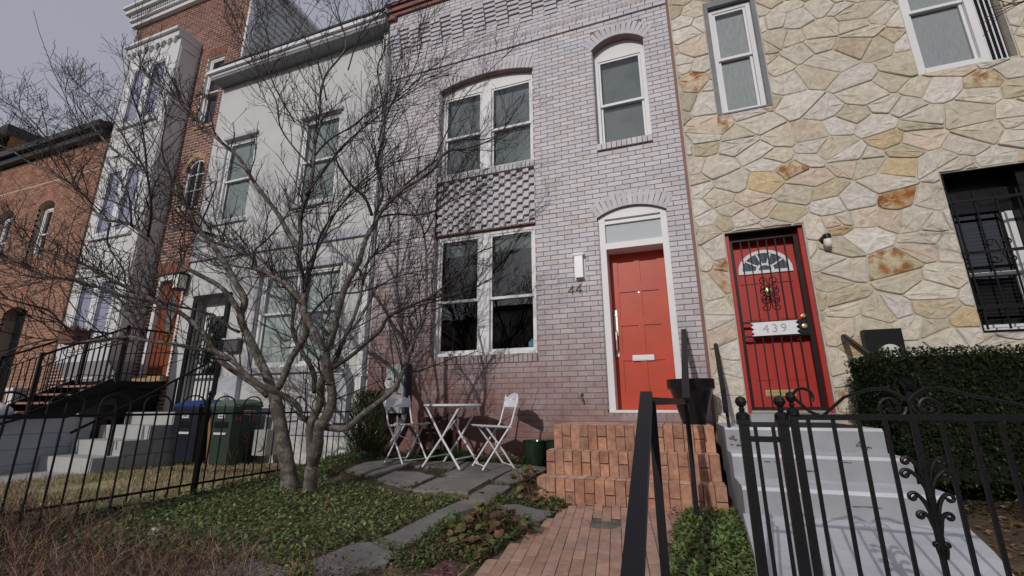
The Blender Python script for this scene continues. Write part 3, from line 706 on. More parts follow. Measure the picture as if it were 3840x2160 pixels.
b = MB(); b.box(1.602, 1.640, GY - .02, GY + .02, .135, 2.14); b.box(2.290, 2.328, GY - .02, GY + .02, .135, 2.14); b.box(1.640, 2.290, GY - .02, GY + .02, 2.11, 2.14); b.box(1.640, 2.290, GY - .02, GY + .02, .135, .165)
b.box(1.640, 2.290, GY - .02, GY + .02, 1.105, 1.121); b.box(1.640, 2.290, GY - .02, GY + .02, .94, .956); b.build('frame', m_black, T)
bars_([1.640 + .650 * (k + 1) / 7 for k in range(6)], .165, .94); bars_([1.640 + .650 * (k + 1) / 7 for k in range(6)], 1.121, 2.11)
b = MB(); b.box(2.195, 2.290, GY - .028, GY + .024, .956, 1.105); b.build('lock_box', m_black, T)
b = MB(); b.lathe((2.245, GY - .028, 1.035), [(.012, 0), (.012, .012), (.027, .016), (.027, .03), (.01, .036)], 14, RX); b.build('knob', m_brass, T)
for sx in (-1, 1):
    for (cz, dz) in ((1.60, 1), (1.36, -1)):
        b = MB(); cx = 1.965 + sx * .056; P = [(1.965, GY - .012, 1.48)] + spiral(cx, GY - .012, cz, .044, .014, R(180 if sx > 0 else 0) , R(180 if sx > 0 else 0) - sx * dz * R(430)); b.tube(P, .006, 6); b.build('scroll', m_black, T)
    b = MB(); b.tube(spiral(1.965 + sx * .058, GY - .012, 1.475, .048, .015, R(180 if sx > 0 else 0), R(180 if sx > 0 else 0) + sx * R(520)), .006, 6); b.build('scroll', m_black, T)
P = [(1.715, 1.105), (2.195, 1.11)] + [(2.195 - (.03 if k % 2 == 0 else 0), 1.11 - .155 * (k + 1) / 6) for k in range(5)] + [(2.195, .955), (1.715, .95)] + [(1.715 + (.03 if k % 2 == 0 else 0), .95 + .155 * (k + 1) / 6) for k in range(5)]
b = MB(); b.prism(P, GY - .038, GY - .029); pl = b.build('number_plate', m_white_metal, T)
text(pl, '439', .135, (1.955, GY - .039, 1.028), m_galv, .003, step=.66)
T = thing('wall_lamp', 'black capped jar lamp with pale bulb on the stone wall right of the crimson door', 'lamp', (2.55, 0, 1.93))
b = MB(); b.lathe((2.55, 0, 1.97), [(.05, 0), (.05, .025), (.03, .035), (.03, .09)], 14, RX); b.lathe((2.555, -.09, 1.955), [(.036, 0), (.04, .012), (.04, .05), (.03, .058)], 16); b.build('lamp_body', m_black, T)
b = MB(); b.lathe((2.555, -.09, 1.86), [(.012, 0), (.03, .008), (.038, .03), (.040, .06), (.036, .094)], 16); b.build('lamp_bowl', m_lampglass, T, smooth=True)
T = thing('electric_meter', 'black boxed electric meter with white dial on the stone wall above the hedge', 'meter', (2.85, 0, .75))
b = MB(); b.box(2.70, 3.02, -.12, -.03, .52, .93); b.build('meter_box', m_black, T)
b = MB(); b.lathe((2.88, -.12, .68), [(.09, 0), (.09, .05), (.075, .07)], 20, RX); b.build('meter_dial', m_meterw, T)

# ================================================================== 443, the pale stucco house
HC = thing('stucco_row_house', 'pale stucco row house with boxed grey cornice behind the bare tree', 'house', (-5.6, 0, -.6), group=ROW)
CX0, CX1 = -7.755, -3.46
c_w1 = (-7.33, -6.52, 3.64, 5.42); c_w2 = (-5.37, -4.47, 3.68, 5.44); c_w3 = (-5.87, -4.09, .815, 2.46); c_d = (-7.40, -6.53, .0, 2.15)
facade(HC, CX0, CX1, -.8, 6.80, [c_w1 + (.14,), c_w2 + (.14,), c_w3 + (.14,), c_d + (.2,)], m_stucco, name='wall')
shell(HC, CX0, CX1, -.8, 6.9, m_stucco)
b = MB(); b.box(CX0, CX1 - .002, -.27, .0, 6.80, 6.86); b.build('soffit', m_soffit, HC)
b = MB(); b.box(CX0, CX1 - .002, -.28, .0, 6.862, 6.93); b.build('cornice', m_greypaint, HC)
b = MB(); b.box(CX0 - .1, CX1 - .003, -.33, .3, 6.932, 7.0); b.build('gutter', m_white, HC)
b = MB(); b.box(CX0 + .3, CX1 + .02, -.345, -.315, 7.02, 7.06); b.box(CX0 + .3, CX1 + .02, -.30, .3, 7.002, 7.02); b.build('roof_edge', m_darkmetal, HC)
b = MB(); b.box(CX0, CX1 - .14, -.02, 0, 2.905, 3.06); b.box(CX0, CX1 - .14, -.05, 0, 2.885, 2.903); b.build('belt_course', m_stucco2, HC)
b = MB(); b.box(CX0, CX1 - .14, -.02, 0, -.20, .05); b.box(CX0, CX1 - .14, -.04, 0, -.225, -.202); b.build('base_band', m_stucco2, HC)
b = MB(); b.box(-5.95, -4.0, -.06, 0, .715, .805); b.box(-5.95, -5.875, -.03, 0, .806, 2.5); b.box(-5.95, -4.02, -.03, 0, 2.462, 2.6); b.box(-4.085, -4.02, -.03, 0, .806, 2.46); b.build('window_surround', m_stucco2, HC)
for (x0, x1, z0, z1) in (c_w1, c_w2):
    b = MB(); b.box(x0 - .04, x1 + .04, -.05, 0, z0 - .07, z0 - .004); b.build('window_sill', m_stucco2, HC); b = MB(); b.box(x0 - .04, x1 + .04, -.06, 0, z1 + .004, z1 + .07); b.build('window_hood', m_stucco2, HC)
dark_room(HC, c_w1[0], c_w1[1], 3.6, 5.4, m_dim, .22, .9); dark_room(HC, c_w2[0], c_w2[1], 3.6, 5.4, m_dim, .22, .9); dark_room(HC, c_w3[0], c_w3[1], .8, 2.4, m_dim, .22, 1)
sash_window(HC, *c_w1, .04, blind=m_blind3, rail=.5, by=.085); sash_window(HC, *c_w2, .04, blind=m_blind3, rail=.5, by=.085)
sash_window(HC, c_w3[0] + .02, c_w3[1] - .02, c_w3[2], c_w3[3], .04, mull=(.14, 0.0), blind=m_blind2, rail=.56, by=.085)
b = MB(); b.box(c_d[0], c_d[1], .14, .19, .0, 2.15); dd = b.build('door', m_white, HC)
b = MB(); b.box(-7.15, -6.8, .13, .139, .75, 1.8); b.build('pane', m_glassd, dd)
T = thing('security_gate', 'black iron barred gate over the stucco house doorway with a wreath behind it', 'security gate', (-6.96, -.03, .0))
b = MB(); b.box(-7.42, -7.34, -.05, -.01, -.05, 2.18); b.box(-6.58, -6.50, -.05, -.01, -.05, 2.18); b.box(-7.34, -6.58, -.05, -.01, 2.08, 2.18); b.box(-7.34, -6.58, -.04, -.01, .72, .76); b.build('frame', m_black, T)
for k in range(7): b = MB(); x = -7.34 + .095 * (k + 1); b.bar((x, -.03, -.02), (x, -.03, 1.55 + .28 * math.sin(math.pi * (k + 1) / 8)), .014, .014); b.build('bar', m_black, T)
b = MB(); b.tube([(-7.34 + .76 * t, -.03, 1.55 + .28 * math.sin(math.pi * t)) for t in np.linspace(0, 1, 14)], .009, 6); b.build('arch_bar', m_black, T)
T = thing('wreath', 'green door wreath with pale baubles behind the black gate bars', 'wreath', (-6.95, .09, 1.2))
b = MB(); rw = random.Random(4)
for k in range(420):
    a = rw.uniform(0, 2 * math.pi); r_ = rw.gauss(.23, .05); p = Vector((-6.96 + r_ * math.cos(a), .09 + rw.uniform(-.04, .03), 1.18 + r_ * 1.25 * math.sin(a)))
    q = p + Vector((rw.uniform(-.05, .05), rw.uniform(-.04, .0), rw.uniform(-.05, .05))); b.cur = (.02, .05 * rw.uniform(.6, 1.5), .025); b.tube([p, q], [.008, .002], 3, False)
b.build('foliage', m_leaf, T, kind='stuff')
for k in range(12):
    a = rw.uniform(0, 6.28); b = MB(); b.lathe((-6.96 + .24 * math.cos(a), .03, 1.15 + .3 * math.sin(a)), [(.004, -.03), (.022, -.02), (.03, 0), (.022, .02), (.004, .03)], 8); b.build('bauble', m_meterw if k % 3 else m_greenlid, T, smooth=True)
T = thing('letter_box', 'grey letter box on the stucco wall right of the black gate', 'letter box', (-6.2, 0, 1.2))
b = MB(); b.box(-6.40, -6.08, -.10, 0, 1.10, 1.30); b.build('box', mat('letter_box_grey', (.10, .10, .10), .5, .1, 5), T)
b = MB(); b.box(-6.42, -6.06, -.13, 0, 1.302, 1.33); b.build('lid', m_greypaint, T)
T = thing('downpipe', 'white rain pipe with hopper at the joint of stucco and lavender brick', 'downpipe', (-3.53, -.05, -.45))
b = MB(); b.box(-3.60, -3.50, -.10, -.01, -.42, 5.95); b.build('pipe', m_white, T)
b = MB(); b.add([(-3.61, -.11, 5.95), (-3.49, -.11, 5.95), (-3.49, 0, 5.95), (-3.61, 0, 5.95), (-3.66, -.2, 6.25), (-3.48, -.2, 6.25), (-3.48, 0, 6.25), (-3.66, 0, 6.25)], [(3, 2, 1, 0), (4, 5, 6, 7), (0, 1, 5, 4), (1, 2, 6, 5), (2, 3, 7, 6), (3, 0, 4, 7)]); b.box(-3.60, -3.5, -.1, -.01, 6.25, 6.79); b.build('hopper', m_white, T)
b = MB()
for z in (.62, 3.2): b.box(-3.62, -3.475, -.112, -.005, z, z + .05)
b.build('bracket', m_white, T)
T = thing('meter_cabinet', 'flat grey meter cabinet on the stucco wall beside the white rain pipe', 'meter cabinet', (-3.85, 0, .3))
b = MB(); b.box(-4.02, -3.73, -.10, 0, -.04, .66); b.build('box', m_greybox, T)
b = MB(); b.lathe((-3.90, -.10, .34), [(.11, 0), (.11, .008), (.09, .012)], 20, Matrix.Rotation(R(90), 3, 'X')); b.build('round_cover', m_greybox, T)
T = thing('electric_meter', 'white round electric meter on a grey panel behind the green wheeled bin', 'meter', (-6.2, 0, .35))
b = MB(); b.box(-6.40, -5.98, -.09, 0, .1, .68); b.build('panel', m_greybox, T)
b = MB(); b.lathe((-6.2, -.09, .32), [(.11, 0), (.11, .08), (.09, .11)], 20, Matrix.Rotation(R(90), 3, 'X')); b.build('meter_dial', m_meterw, T)
T = thing('gas_meter', 'grey gas meter with pipes at the foot of the stucco wall', 'gas meter', (-5.0, -.2, -.5))
b = MB(); b.box(-5.13, -4.88, -.36, -.14, -.50, -.14); b.lathe((-5.0, -.36, -.34), [(.11, 0), (.10, .03)], 16, Matrix.Rotation(R(90), 3, 'X')); b.build('meter_body', m_gasmeter, T)
b = MB(); b.tube([(-5.08, -.22, -.14), (-5.08, -.22, .05), (-4.7, -.18, .05), (-4.7, -.05, .34), (-4.7, 0, .34)], .018, 8); b.tube([(-4.94, -.22, -.14), (-4.94, -.22, .0), (-4.94, -.04, .0), (-4.94, -.04, -.6)], .018, 8); b.build('pipe', m_gasmeter, T)

# ================================================================== the tall red brick house with a white bay
HT = thing('tall_brick_house', 'three storey red brick house with white boxed bay and brown wooden door', 'house', (-9.5, 0, -.7), group=ROW)
TX0, TX1 = -11.38, -7.40
t_w = (-8.40, -7.885, 6.0, 7.78); t_o = (-8.42, -7.87, 4.08, 5.22); t_d = (-8.66, -7.80, .72, 2.72); t_hide = (-10.38, -8.72, 1.0, 8.35)
facade(HT, TX0, -7.758, -.8, 6.80, [t_w + (.14,), t_o + (.14,), t_d + (.22,)], m_rmortar, name='wall')
facade(HT, TX0, TX1, 6.80, 9.66, [(t_w[0], t_w[1], 6.8, t_w[3], .14)], m_rmortar, name='upper_wall')
b = MB(); b.quad((TX1, 0, 6.8), (TX1, 13, 6.8), (TX1, 13, 9.9), (TX1, 0, 9.9)); b.quad((TX0, 0, -.8), (TX0, 0, 9.9), (TX0, 13, 9.9), (TX0, 13, -.8)); b.quad((TX0, 0, 9.9), (TX1, 0, 9.9), (TX1, 13, 9.9), (TX0, 13, 9.9)); b.build('house_body', m_rmortar, HT)
tops = [(t_w[0], t_w[1], t_w[2], t_w[3]), t_d, (-10.33, -8.76, .4, 8.3), (t_o[0], t_o[1], t_o[2], 4.95), (t_o[0] + .05, t_o[1] - .05, 4.95, 5.14), (t_o[0] + .14, t_o[1] - .14, 5.1, 5.21)]
L = courses(TX0 + .005, -7.763, -.72, 6.79, cut(tops), a=.3, jt=.021) + courses(TX0 + .005, TX1 - .005, 6.80, 9.60, cut(tops), a=.3, jt=.021)
L += rowlock(-8.43, -7.85, 7.79, 7.99, -.012, .06, .068, a=.2) + rowlock(-8.68, -7.78, 2.73, 2.93, -.012, .06, .068, a=.2)
def treehide(c): return c.x > -10.3 and c.x < -8.74 and c.z < 8.3
pieces(HT, L, m_rbrick, m_rbrick_s, 300, hide=treehide)
for k in range(22):                                               # round arch of tan bricks
    a = math.pi * (k + .5) / 22; c = Vector((-8.145 + .33 * math.cos(a), .02, 4.93 + .36 * math.sin(a)))
    o = bpy.data.objects.new('brick', unit_mesh(m_tanbrick)); COL.objects.link(o); put(o, HT); o.matrix_basis = Matrix.Translation(c) @ Matrix.Rotation(math.pi / 2 - a, 4, 'Y') @ Matrix.Diagonal((.042, .06, .10, 1)); o.color = (*tintv(.15), 1)
ins = [(-8.145 + .28 * math.cos(math.pi * (1 - i / 14)), 4.93 + .29 * math.sin(math.pi * (1 - i / 14))) for i in range(15)]
arch_fill(HT, ins, 5.221, .004, .13, m_rmortar)
b = MB(); b.box(-8.44, -7.86, -.03, .14, 5.93, 5.998); b.build('stone_sill', m_tanbrick, HT)
dark_room(HT, *t_w, m_dark, .16, .8); dark_room(HT, *t_o, m_dark, .16, .8)
sash_window(HT, *t_w, .05, rail=.5, blind=mat('night_blue_blind', (.05, .05, .085), .5, .1, 5))
b = MB()
for i in range(14): b.prism([ins[i], ins[i + 1], (-8.145 + (ins[i + 1][0] + 8.145) * .84, 4.93 + (ins[i + 1][1] - 4.93) * .84), (-8.145 + (ins[i][0] + 8.145) * .84, 4.93 + (ins[i][1] - 4.93) * .84)], .05, .1)
b.box(-8.42, -8.375, .05, .1, 4.1, 4.93); b.box(-7.915, -7.87, .05, .1, 4.1, 4.93); b.box(-8.375, -7.915, .05, .1, 4.085, 4.13); b.box(-8.155, -8.135, .055, .085, 4.13, 5.17); b.box(-8.37, -7.92, .056, .084, 4.5, 4.52); b.box(-8.37, -7.92, .056, .084, 4.86, 4.88)
w = b.build('arched_window', m_white, HT); b = MB(); b.prism([(-8.375, 4.13), (-7.915, 4.13), (-7.915, 4.93)] + [(-8.145 + .235 * math.cos(math.pi * i / 10), 4.93 + .245 * math.sin(math.pi * i / 10)) for i in range(11)] + [(-8.375, 4.93)], .10, .105); b.build('pane', mat('dark_pane', (.03, .035, .045), .06, .1, 3, spec=.8), w)
b = MB(); b.box(TX0 - .1, TX1 + .03, -.10, 0, 9.60, 9.72); b.box(TX0 - .12, TX1 + .05, -.16, 0, 9.722, 9.86)
for k in range(50): x = TX0 + .08 * k; b.box(x, x + .04, -.19, -.161, 9.78, 9.85)
b.box(TX0 - .15, TX1 + .08, -.26, .2, 9.862, 9.98); b.box(TX0 - .18, TX1 + .1, -.32, .3, 9.982, 10.05); b.build('cornice', m_bay, HT)
b = MB(); b.box(TX1 + .003, TX1 + .05, -.005, .15, 6.85, 9.60); b.build('corner_board', m_white, HT)
for k in range(17):
    b = MB(); z = 6.86 + .178 * k; b.add([(TX1 + .035, .15, z), (TX1 + .035, 13, z), (TX1 + .012, 13, z + .176), (TX1 + .012, .15, z + .176), (TX1 + .002, .15, z), (TX1 + .002, 13, z)], [(0, 1, 2, 3), (4, 5, 1, 0)]); b.build('siding_board', m_siding, HT)
b = MB(); b.box(TX1 - .1, TX1 + .12, .15, 13.1, 9.88, 9.98); b.build('roof_edge', m_white, HT)
b = MB(); b.box(-8.65, -8.56, .03, .2, .73, 2.71); b.box(-7.90, -7.81, .03, .2, .73, 2.71); b.box(-8.56, -7.90, .03, .2, 2.60, 2.71); b.build('door_frame', m_white, HT)
dw = panel_door(HT, -8.555, -7.905, .74, 2.598, .12, m_wood, [(-8.46, -8.27, .9, 1.2), (-8.19, -8.0, .9, 1.2)])
b = MB(); ring = [(-8.23 + .17 * math.cos(t), 1.95 + .45 * math.sin(t)) for t in np.linspace(0, 2 * math.pi, 21)]; rin = [(-8.23 + .115 * math.cos(t), 1.95 + .38 * math.sin(t)) for t in np.linspace(0, 2 * math.pi, 21)]
for i in range(20): b.prism([ring[i], ring[i + 1], rin[i + 1], rin[i]], .105, .12)
ov = b.build('oval_frame', m_wood, dw); b = MB(); b.prism(rin[:-1], .112, .119); b.build('pane', mat('leaded_pane', (.16, .18, .19), .1, .4, 12, spec=.7), ov)
b = MB(); b.box(-8.66, -7.8, -.10, .2, .64, .735); b.build('door_sill', m_tanbrick, HT)
T = thing('wall_lantern', 'black framed glass lantern beside the brown wooden door', 'lantern', (-7.82, -.1, 2.5))
b = MB(); b.box(-7.86, -7.70, -.19, -.04, 2.34, 2.60); b.build('lamp_glass', m_lampglass, T); b = MB()
for x in (-7.865, -7.695):
    for y in (-.195, -.035): b.bar((x, y, 2.32), (x, y, 2.62), .016, .016)
b.box(-7.88, -7.68, -.21, -.02, 2.602, 2.64); b.box(-7.88, -7.68, -.21, -.02, 2.31, 2.338); b.box(-7.80, -7.76, -.03, .0, 2.4, 2.55); b.build('lamp_frame', m_black, T)
# the bay
BX0, BX1, BY, BZ0, BZ1 = -10.42, -8.75, -.43, 1.02, 8.10
b = MB(); fr = [(BX0 + .20, BX1 - .24, z, z + h) for z, h in ((1.45, 1.22), (3.55, 1.58), (6.15, 1.55))]
xs_ = [BX0, BX0 + .20, BX1 - .24, BX1]; zs_ = [BZ0] + [v for f in fr for v in f[2:]] + [BZ1]
for i in range(3):
    for j in range(len(zs_) - 1):
        if i == 1 and j % 2 == 1: continue
        b.quad((xs_[i], BY, zs_[j]), (xs_[i + 1], BY, zs_[j]), (xs_[i + 1], BY, zs_[j + 1]), (xs_[i], BY, zs_[j + 1]))
b.quad((BX1, BY, BZ0), (BX1, 0, BZ0), (BX1, 0, BZ1), (BX1, BY, BZ1)); b.quad((BX0, BY, BZ0), (BX0, BY, BZ1), (BX0, 0, BZ1), (BX0, 0, BZ0)); b.quad((BX0, BY, BZ0), (BX0, 0, BZ0), (BX1, 0, BZ0), (BX1, BY, BZ0)); b.quad((BX0, BY, BZ1), (BX1, BY, BZ1), (BX1, 0, BZ1), (BX0, 0, BZ1))
by_ = b.build('bay', m_bay, HT)
b = MB(); b.add([(BX0, BY, BZ0), (BX1, BY, BZ0), (BX1, 0, BZ0), (BX0, 0, BZ0), (BX0 + .1, -.02, .45), (BX1 - .1, -.02, .45)], [(0, 1, 5, 4), (1, 2, 5), (0, 4, 3)]); b.build('bay_foot', m_greypaint, by_)
b = MB()
for (x0, x1, z0, z1) in ((BX1 - .0, 0, 1.4, 3.2), (0, 0, 3.5, 4.6), (0, 0, 5.0, 6.2), (0, 0, 6.5, 7.9)):
    for (y0, y1, a, c) in ((-.40, -.36, z0, z1), (-.09, -.05, z0, z1), (-.36, -.09, z1 - .04, z1), (-.36, -.09, z0, z0 + .04)): b.box(BX1 + .002, BX1 + .02, y0, y1, a, c)
b.build('side_panel_trim', m_bay, by_)
b = MB(); b.box(BX0 - .06, BX1 + .01, BY - .07, 0, BZ1 + .002, BZ1 + .14); b.box(BX0 - .10, BX1 + .015, BY - .13, 0, BZ1 + .142, BZ1 + .20)
for k in range(8): x = BX0 + .1 + k * .2; b.lathe((x, BY - .02, BZ1 - .09), [(.03, 0), (.06, .05), (.065, .09)], 8)
b.build('bay_cornice', m_bay, by_)
for n, (x0, x1, z0, z1) in enumerate(fr):
    b = MB(); b.box(x0, x1, BY + .058, BY + .064, z0, z1); b.build('bay_blind', m_violet, HT)
    sash_window(HT, x0, x1, z0, z1, BY - .02, mull=(.15, .0), rail=None, fw=.075)
    b = MB(); b.box(x0 - .03, x1 + .03, BY - .06, BY, z0 - .07, z0 - .002)
    for s_ in (x0 + .05, (x0 + x1) / 2 + .05): b.box(s_, s_ + (x1 - x0) / 2 - .1, BY - .014, BY, z0 - .75, z0 - .72); b.box(s_, s_ + (x1 - x0) / 2 - .1, BY - .014, BY, z0 - .2, z0 - .17)
    b.build('bay_window_trim', m_bay, HT)

# ================================================================== the orange brick house and the one beyond
HO = thing('orange_brick_house', 'two storey orange brick house with arched windows and black gutter', 'house', (-13.7, 0, -.7), group=ROW)
OX0, OX1 = -16.05, -11.47
ow = [(-13.60, -12.93, 3.66, 5.12), (-15.33, -14.66, 3.66, 5.12)]; od = (-13.82, -12.85, -.1, 2.45)
facade(HO, OX0, OX1, -.8, 6.45, [ow[0] + (.22,), ow[1] + (.22,), od + (.3,), (-15.6, -14.6, .9, 2.45, .22)], m_omortar, name='wall')
shell(HO, OX0, OX1, -.8, 6.6, m_omortar)
ocut = cut(ow + [od, (-15.6, -14.6, .9, 2.45)])
L = courses(OX0 + .005, OX1 - .005, -.75, 6.40, ocut, a=.28, proud=.004, jt=.0165)
for (x0, x1, z0, z1) in ow + [od, (-15.6, -14.6, .9, 2.45)]:
    A_, i_ = arch((x0 + x1) / 2, (x1 - x0) / 2, z1 - .14, .13, .2, -.014, .06, 12, a=.25); L += A_; arch_fill(HO, i_, z1 + .001, .004, .2, m_omortar)
    L += rowlock(x0 - .05, x1 + .05, z0 - .075, z0, -.03, .1, a=.25) if z0 > 0 else []
pieces(HO, L, m_obrick, m_obrick_s, 300)
b = MB(); b.box(OX0, OX1, -.012, 0, 5.62, 5.66); b.build('string_course', m_omortar, HO)
b = MB(); b.box(OX0 - .05, OX1 + .05, -.16, .3, 6.47, 6.62); b.box(OX0 - .05, OX1 + .05, -.26, -.10, 6.64, 6.80); b.box(OX0, OX1 + .05, -.1, .8, 6.81, 6.86); b.build('gutter', m_darkmetal, HO)
b = MB(); b.box(OX0 - .06, OX0 + .1, -.1, .0, -.8, 6.4); b.build('downpipe', m_bay, HO)
for x0, x1, z0, z1 in ow: dark_room(HO, x0, x1, z0, z1, m_dim, .24, .9); sash_window(HO, x0 + .01, x1 - .01, z0 + .01, z1 - .15, .12, rail=.48, blind=m_curtain, blind_cut=.5)
dark_room(HO, -15.6, -14.6, .9, 2.45, m_dark, .24, .9); sash_window(HO, -15.59, -14.61, .91, 2.3, .12, rail=.5)
b = MB(); b.box(od[0] + .05, od[1] - .05, .22, .27, -.1, 2.33); b.box(od[0] + .25, od[1] - .25, .2, .219, .3, 1.0); b.build('door', m_black, HO)
HF = thing('ochre_house', 'ochre rendered house just showing beyond the orange brick house', 'house', (-18.5, 0, -.7), group=ROW)
facade(HF, -22, -16.12, -.8, 7.6, [(-20.5, -19.6, 3.6, 5.2, .2), (-18.2, -17.3, 3.6, 5.2, .2), (-18.4, -17.4, 0, 2.3, .2)], m_ochre, Y=.3, name='wall'); shell(HF, -22, -16.12, -.8, 7.6, m_ochre, Y0=.7)
b = MB(); b.box(-22.2, -16.1, -.1, 1, 7.6, 7.9); b.build('roof_edge', m_darkmetal, HF)
b = MB(); b.box(-20.45, -19.65, .42, .46, 3.65, 5.15); b.box(-18.15, -17.35, .42, .46, 3.65, 5.15); b.build('window', m_glassd, HF); b = MB(); b.box(-18.36, -17.44, .42, .46, 0, 2.28); b.build('door', m_black, HF)
b = MB(); b.box(-20.5, -19.6, .51, .6, 3.6, 5.2); b.box(-18.2, -17.3, .51, .6, 3.6, 5.2); b.build('room_interior', m_dark, HF)

# ================================================================== brick steps and path of 441
S1 = thing('brick_steps', 'orange brick front steps leading to the orange red door', 'steps', (.35, -.6, -.66))
NO = [(-.90, .0, -.235), (-1.09, -.235, -.456), (-1.31, -.456, -.672)]   # nose y, top, foot
SXL, SXR = [-.40, -.43, -.47], [1.135, 1.145, 1.155]
b = MB()
for i, (y, zt, zf) in enumerate(NO):
    b.box(SXL[i] + .006, SXR[i] - .006, y + .008, -.002 - .002 * i, zf - (.25 if i == 2 else .02), zt - .006)
b.build('core', m_stepmortar, S1)
L = []; ra = random.Random(3)
for i, (y, zt, zf) in enumerate(NO):
    n = round((SXR[i] - SXL[i]) / .088); w = (SXR[i] - SXL[i]) / n; back = [-.002, -.895, -1.085][i]
    for k in range(n):
        x = SXL[i] + (k + .5) * w; p = ra.uniform(-.008, .012); z0 = zf - (.03 if i == 2 else 0)
        wd = w - ra.uniform(.004, .011)
        if (k + i) % 2 == 0:
            L.append((Vector((x, y - p / 2 + .02, (zt + z0) / 2)), (wd, .05 + p, zt - z0 - .004), None, tintv(.15, .05)))
        else:
            zm = lerp(z0, zt, .52 + ra.uniform(-.03, .03))
            L.append((Vector((x, y - p / 2 + .02, (zt + zm) / 2 + .002)), (wd, .05 + p, zt - zm - .006), None, tintv(.15, .05)))
            L.append((Vector((x, y - p / 2 + .024, (z0 + zm) / 2 - .002)), (wd, .05 + p, zm - z0 - .006), None, tintv(.15, .05)))
        y0 = y + .046
        while y0 < back - .01:                                    # treads, colour lightened to make up for weaker sun on them
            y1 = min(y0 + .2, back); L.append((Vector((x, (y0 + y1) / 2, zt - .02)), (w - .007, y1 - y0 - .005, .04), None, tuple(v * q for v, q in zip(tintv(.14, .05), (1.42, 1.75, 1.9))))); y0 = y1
    for sx, x in ((-1, SXL[i]), (1, SXR[i])):                     # ends
        y0 = y + .05
        while y0 < (-.02 if i == 0 else [0, -.90, -1.09][i] - .02):
            y1 = min(y0 + .09, -.004); z0 = zf - (.03 if i == 2 else 0); L.append((Vector((x - sx * .018, (y0 + y1) / 2, (zt + z0) / 2)), (.04, y1 - y0 - .007, zt - z0 - .006), None, tintv(.15))); y0 = y1
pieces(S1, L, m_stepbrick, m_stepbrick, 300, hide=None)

P_ = structure(MB().prismz([(-.10, -1.33), (-.26, -2.1), (-.37, -3.04), (-.46, -3.9), (-.46, -4.4), (.72, -4.4), (.70, -2.7), (.74, -1.97), (.84, -1.33)], lambda x, y: -.9, lambda x, y: gz(x, y) - .006).build('brick_path', m_pathjoint))
PO = [(-.10, -1.335), (-.26, -2.1), (-.37, -3.04), (-.46, -3.9), (-.46, -4.4), (.72, -4.4), (.70, -2.7), (.74, -1.97), (.84, -1.335)]
L = []; dr = Matrix.Rotation(math.atan2(.12, 1.0), 3, 'Z')        # long side along the path, leaning a little
for i in range(-12, 21):
    for k in range(24):
        u, v = i * .074, -k * .2 - (.1 if i % 2 else 0) - 1.0; c = dr @ Vector((u, 0, 0)) + dr @ Vector((0, v, 0)) + Vector((.12, -.2, 0)); c = Vector((c.x, c.y, 0))
        if not inpoly(c.x, c.y, PO) or (c - Vector((.235, -1.86, 0))).length < .140: continue
        z = gz(c.x, c.y) + ra.uniform(-.002, .003)
        sl = math.atan2(gz(c.x, c.y + .1) - gz(c.x, c.y - .1), .2)
        L.append((Vector((c.x, c.y, z - .012)), (.0695, .1945, .036), dr @ Matrix.Rotation(sl, 3, 'X'), tintv(.16, .05)))
pieces(P_, L, m_pathbrick, m_pathbrick_s, 260)
T = thing('drain_cover', 'round ribbed iron drain cover set in the brick path', 'drain cover', (.235, -1.86, -.68)); z = gz(.235, -1.86)
b = MB(); b.lathe((.235, -1.86, z - .02), [(.15, 0), (.15, .02), (.138, .022)], 28); b.build('frame', m_iron, T)
b = MB()
for r_ in (.12, .095, .07, .045, .02): b.lathe((.235, -1.86, z + .001), [(r_ - .008, 0), (r_ - .006, .006), (r_ + .006, .006), (r_ + .008, 0)], 28, cap=False)
b.build('rib', m_iron, T)
# paver corner by the path
CP_ = [(-.62, -3.3), (-.56, -2.90), (-.385, -2.93), (-.40, -3.3)]
T = structure(MB().prismz(CP_, -.95, lambda x, y: gz(x, y) + .012).build('paver_edging', mat('peach_mortar', (.40, .22, .15), .9, .15, 20)))
b = [(-.53, -2.94, .08, .055), (-.45, -2.955, .07, .05), (-.545, -3.01, .06, .06), (-.47, -3.02, .075, .06), (-.42, -3.025, .03, .05), (-.53, -3.09, .11, .055), (-.435, -3.10, .06, .06), (-.55, -3.17, .07, .06), (-.46, -3.18, .08, .06)]
L = [(Vector((x, y, gz(x, y) + .012)), (w_, h_, .016), Matrix.Rotation(ra.uniform(-.1, .1), 3, 'Z'), (.62, .58, .74)) for x, y, w_, h_ in b]
pieces(T, L, m_pbrick, m_pbrick_s, 20, name='paver')
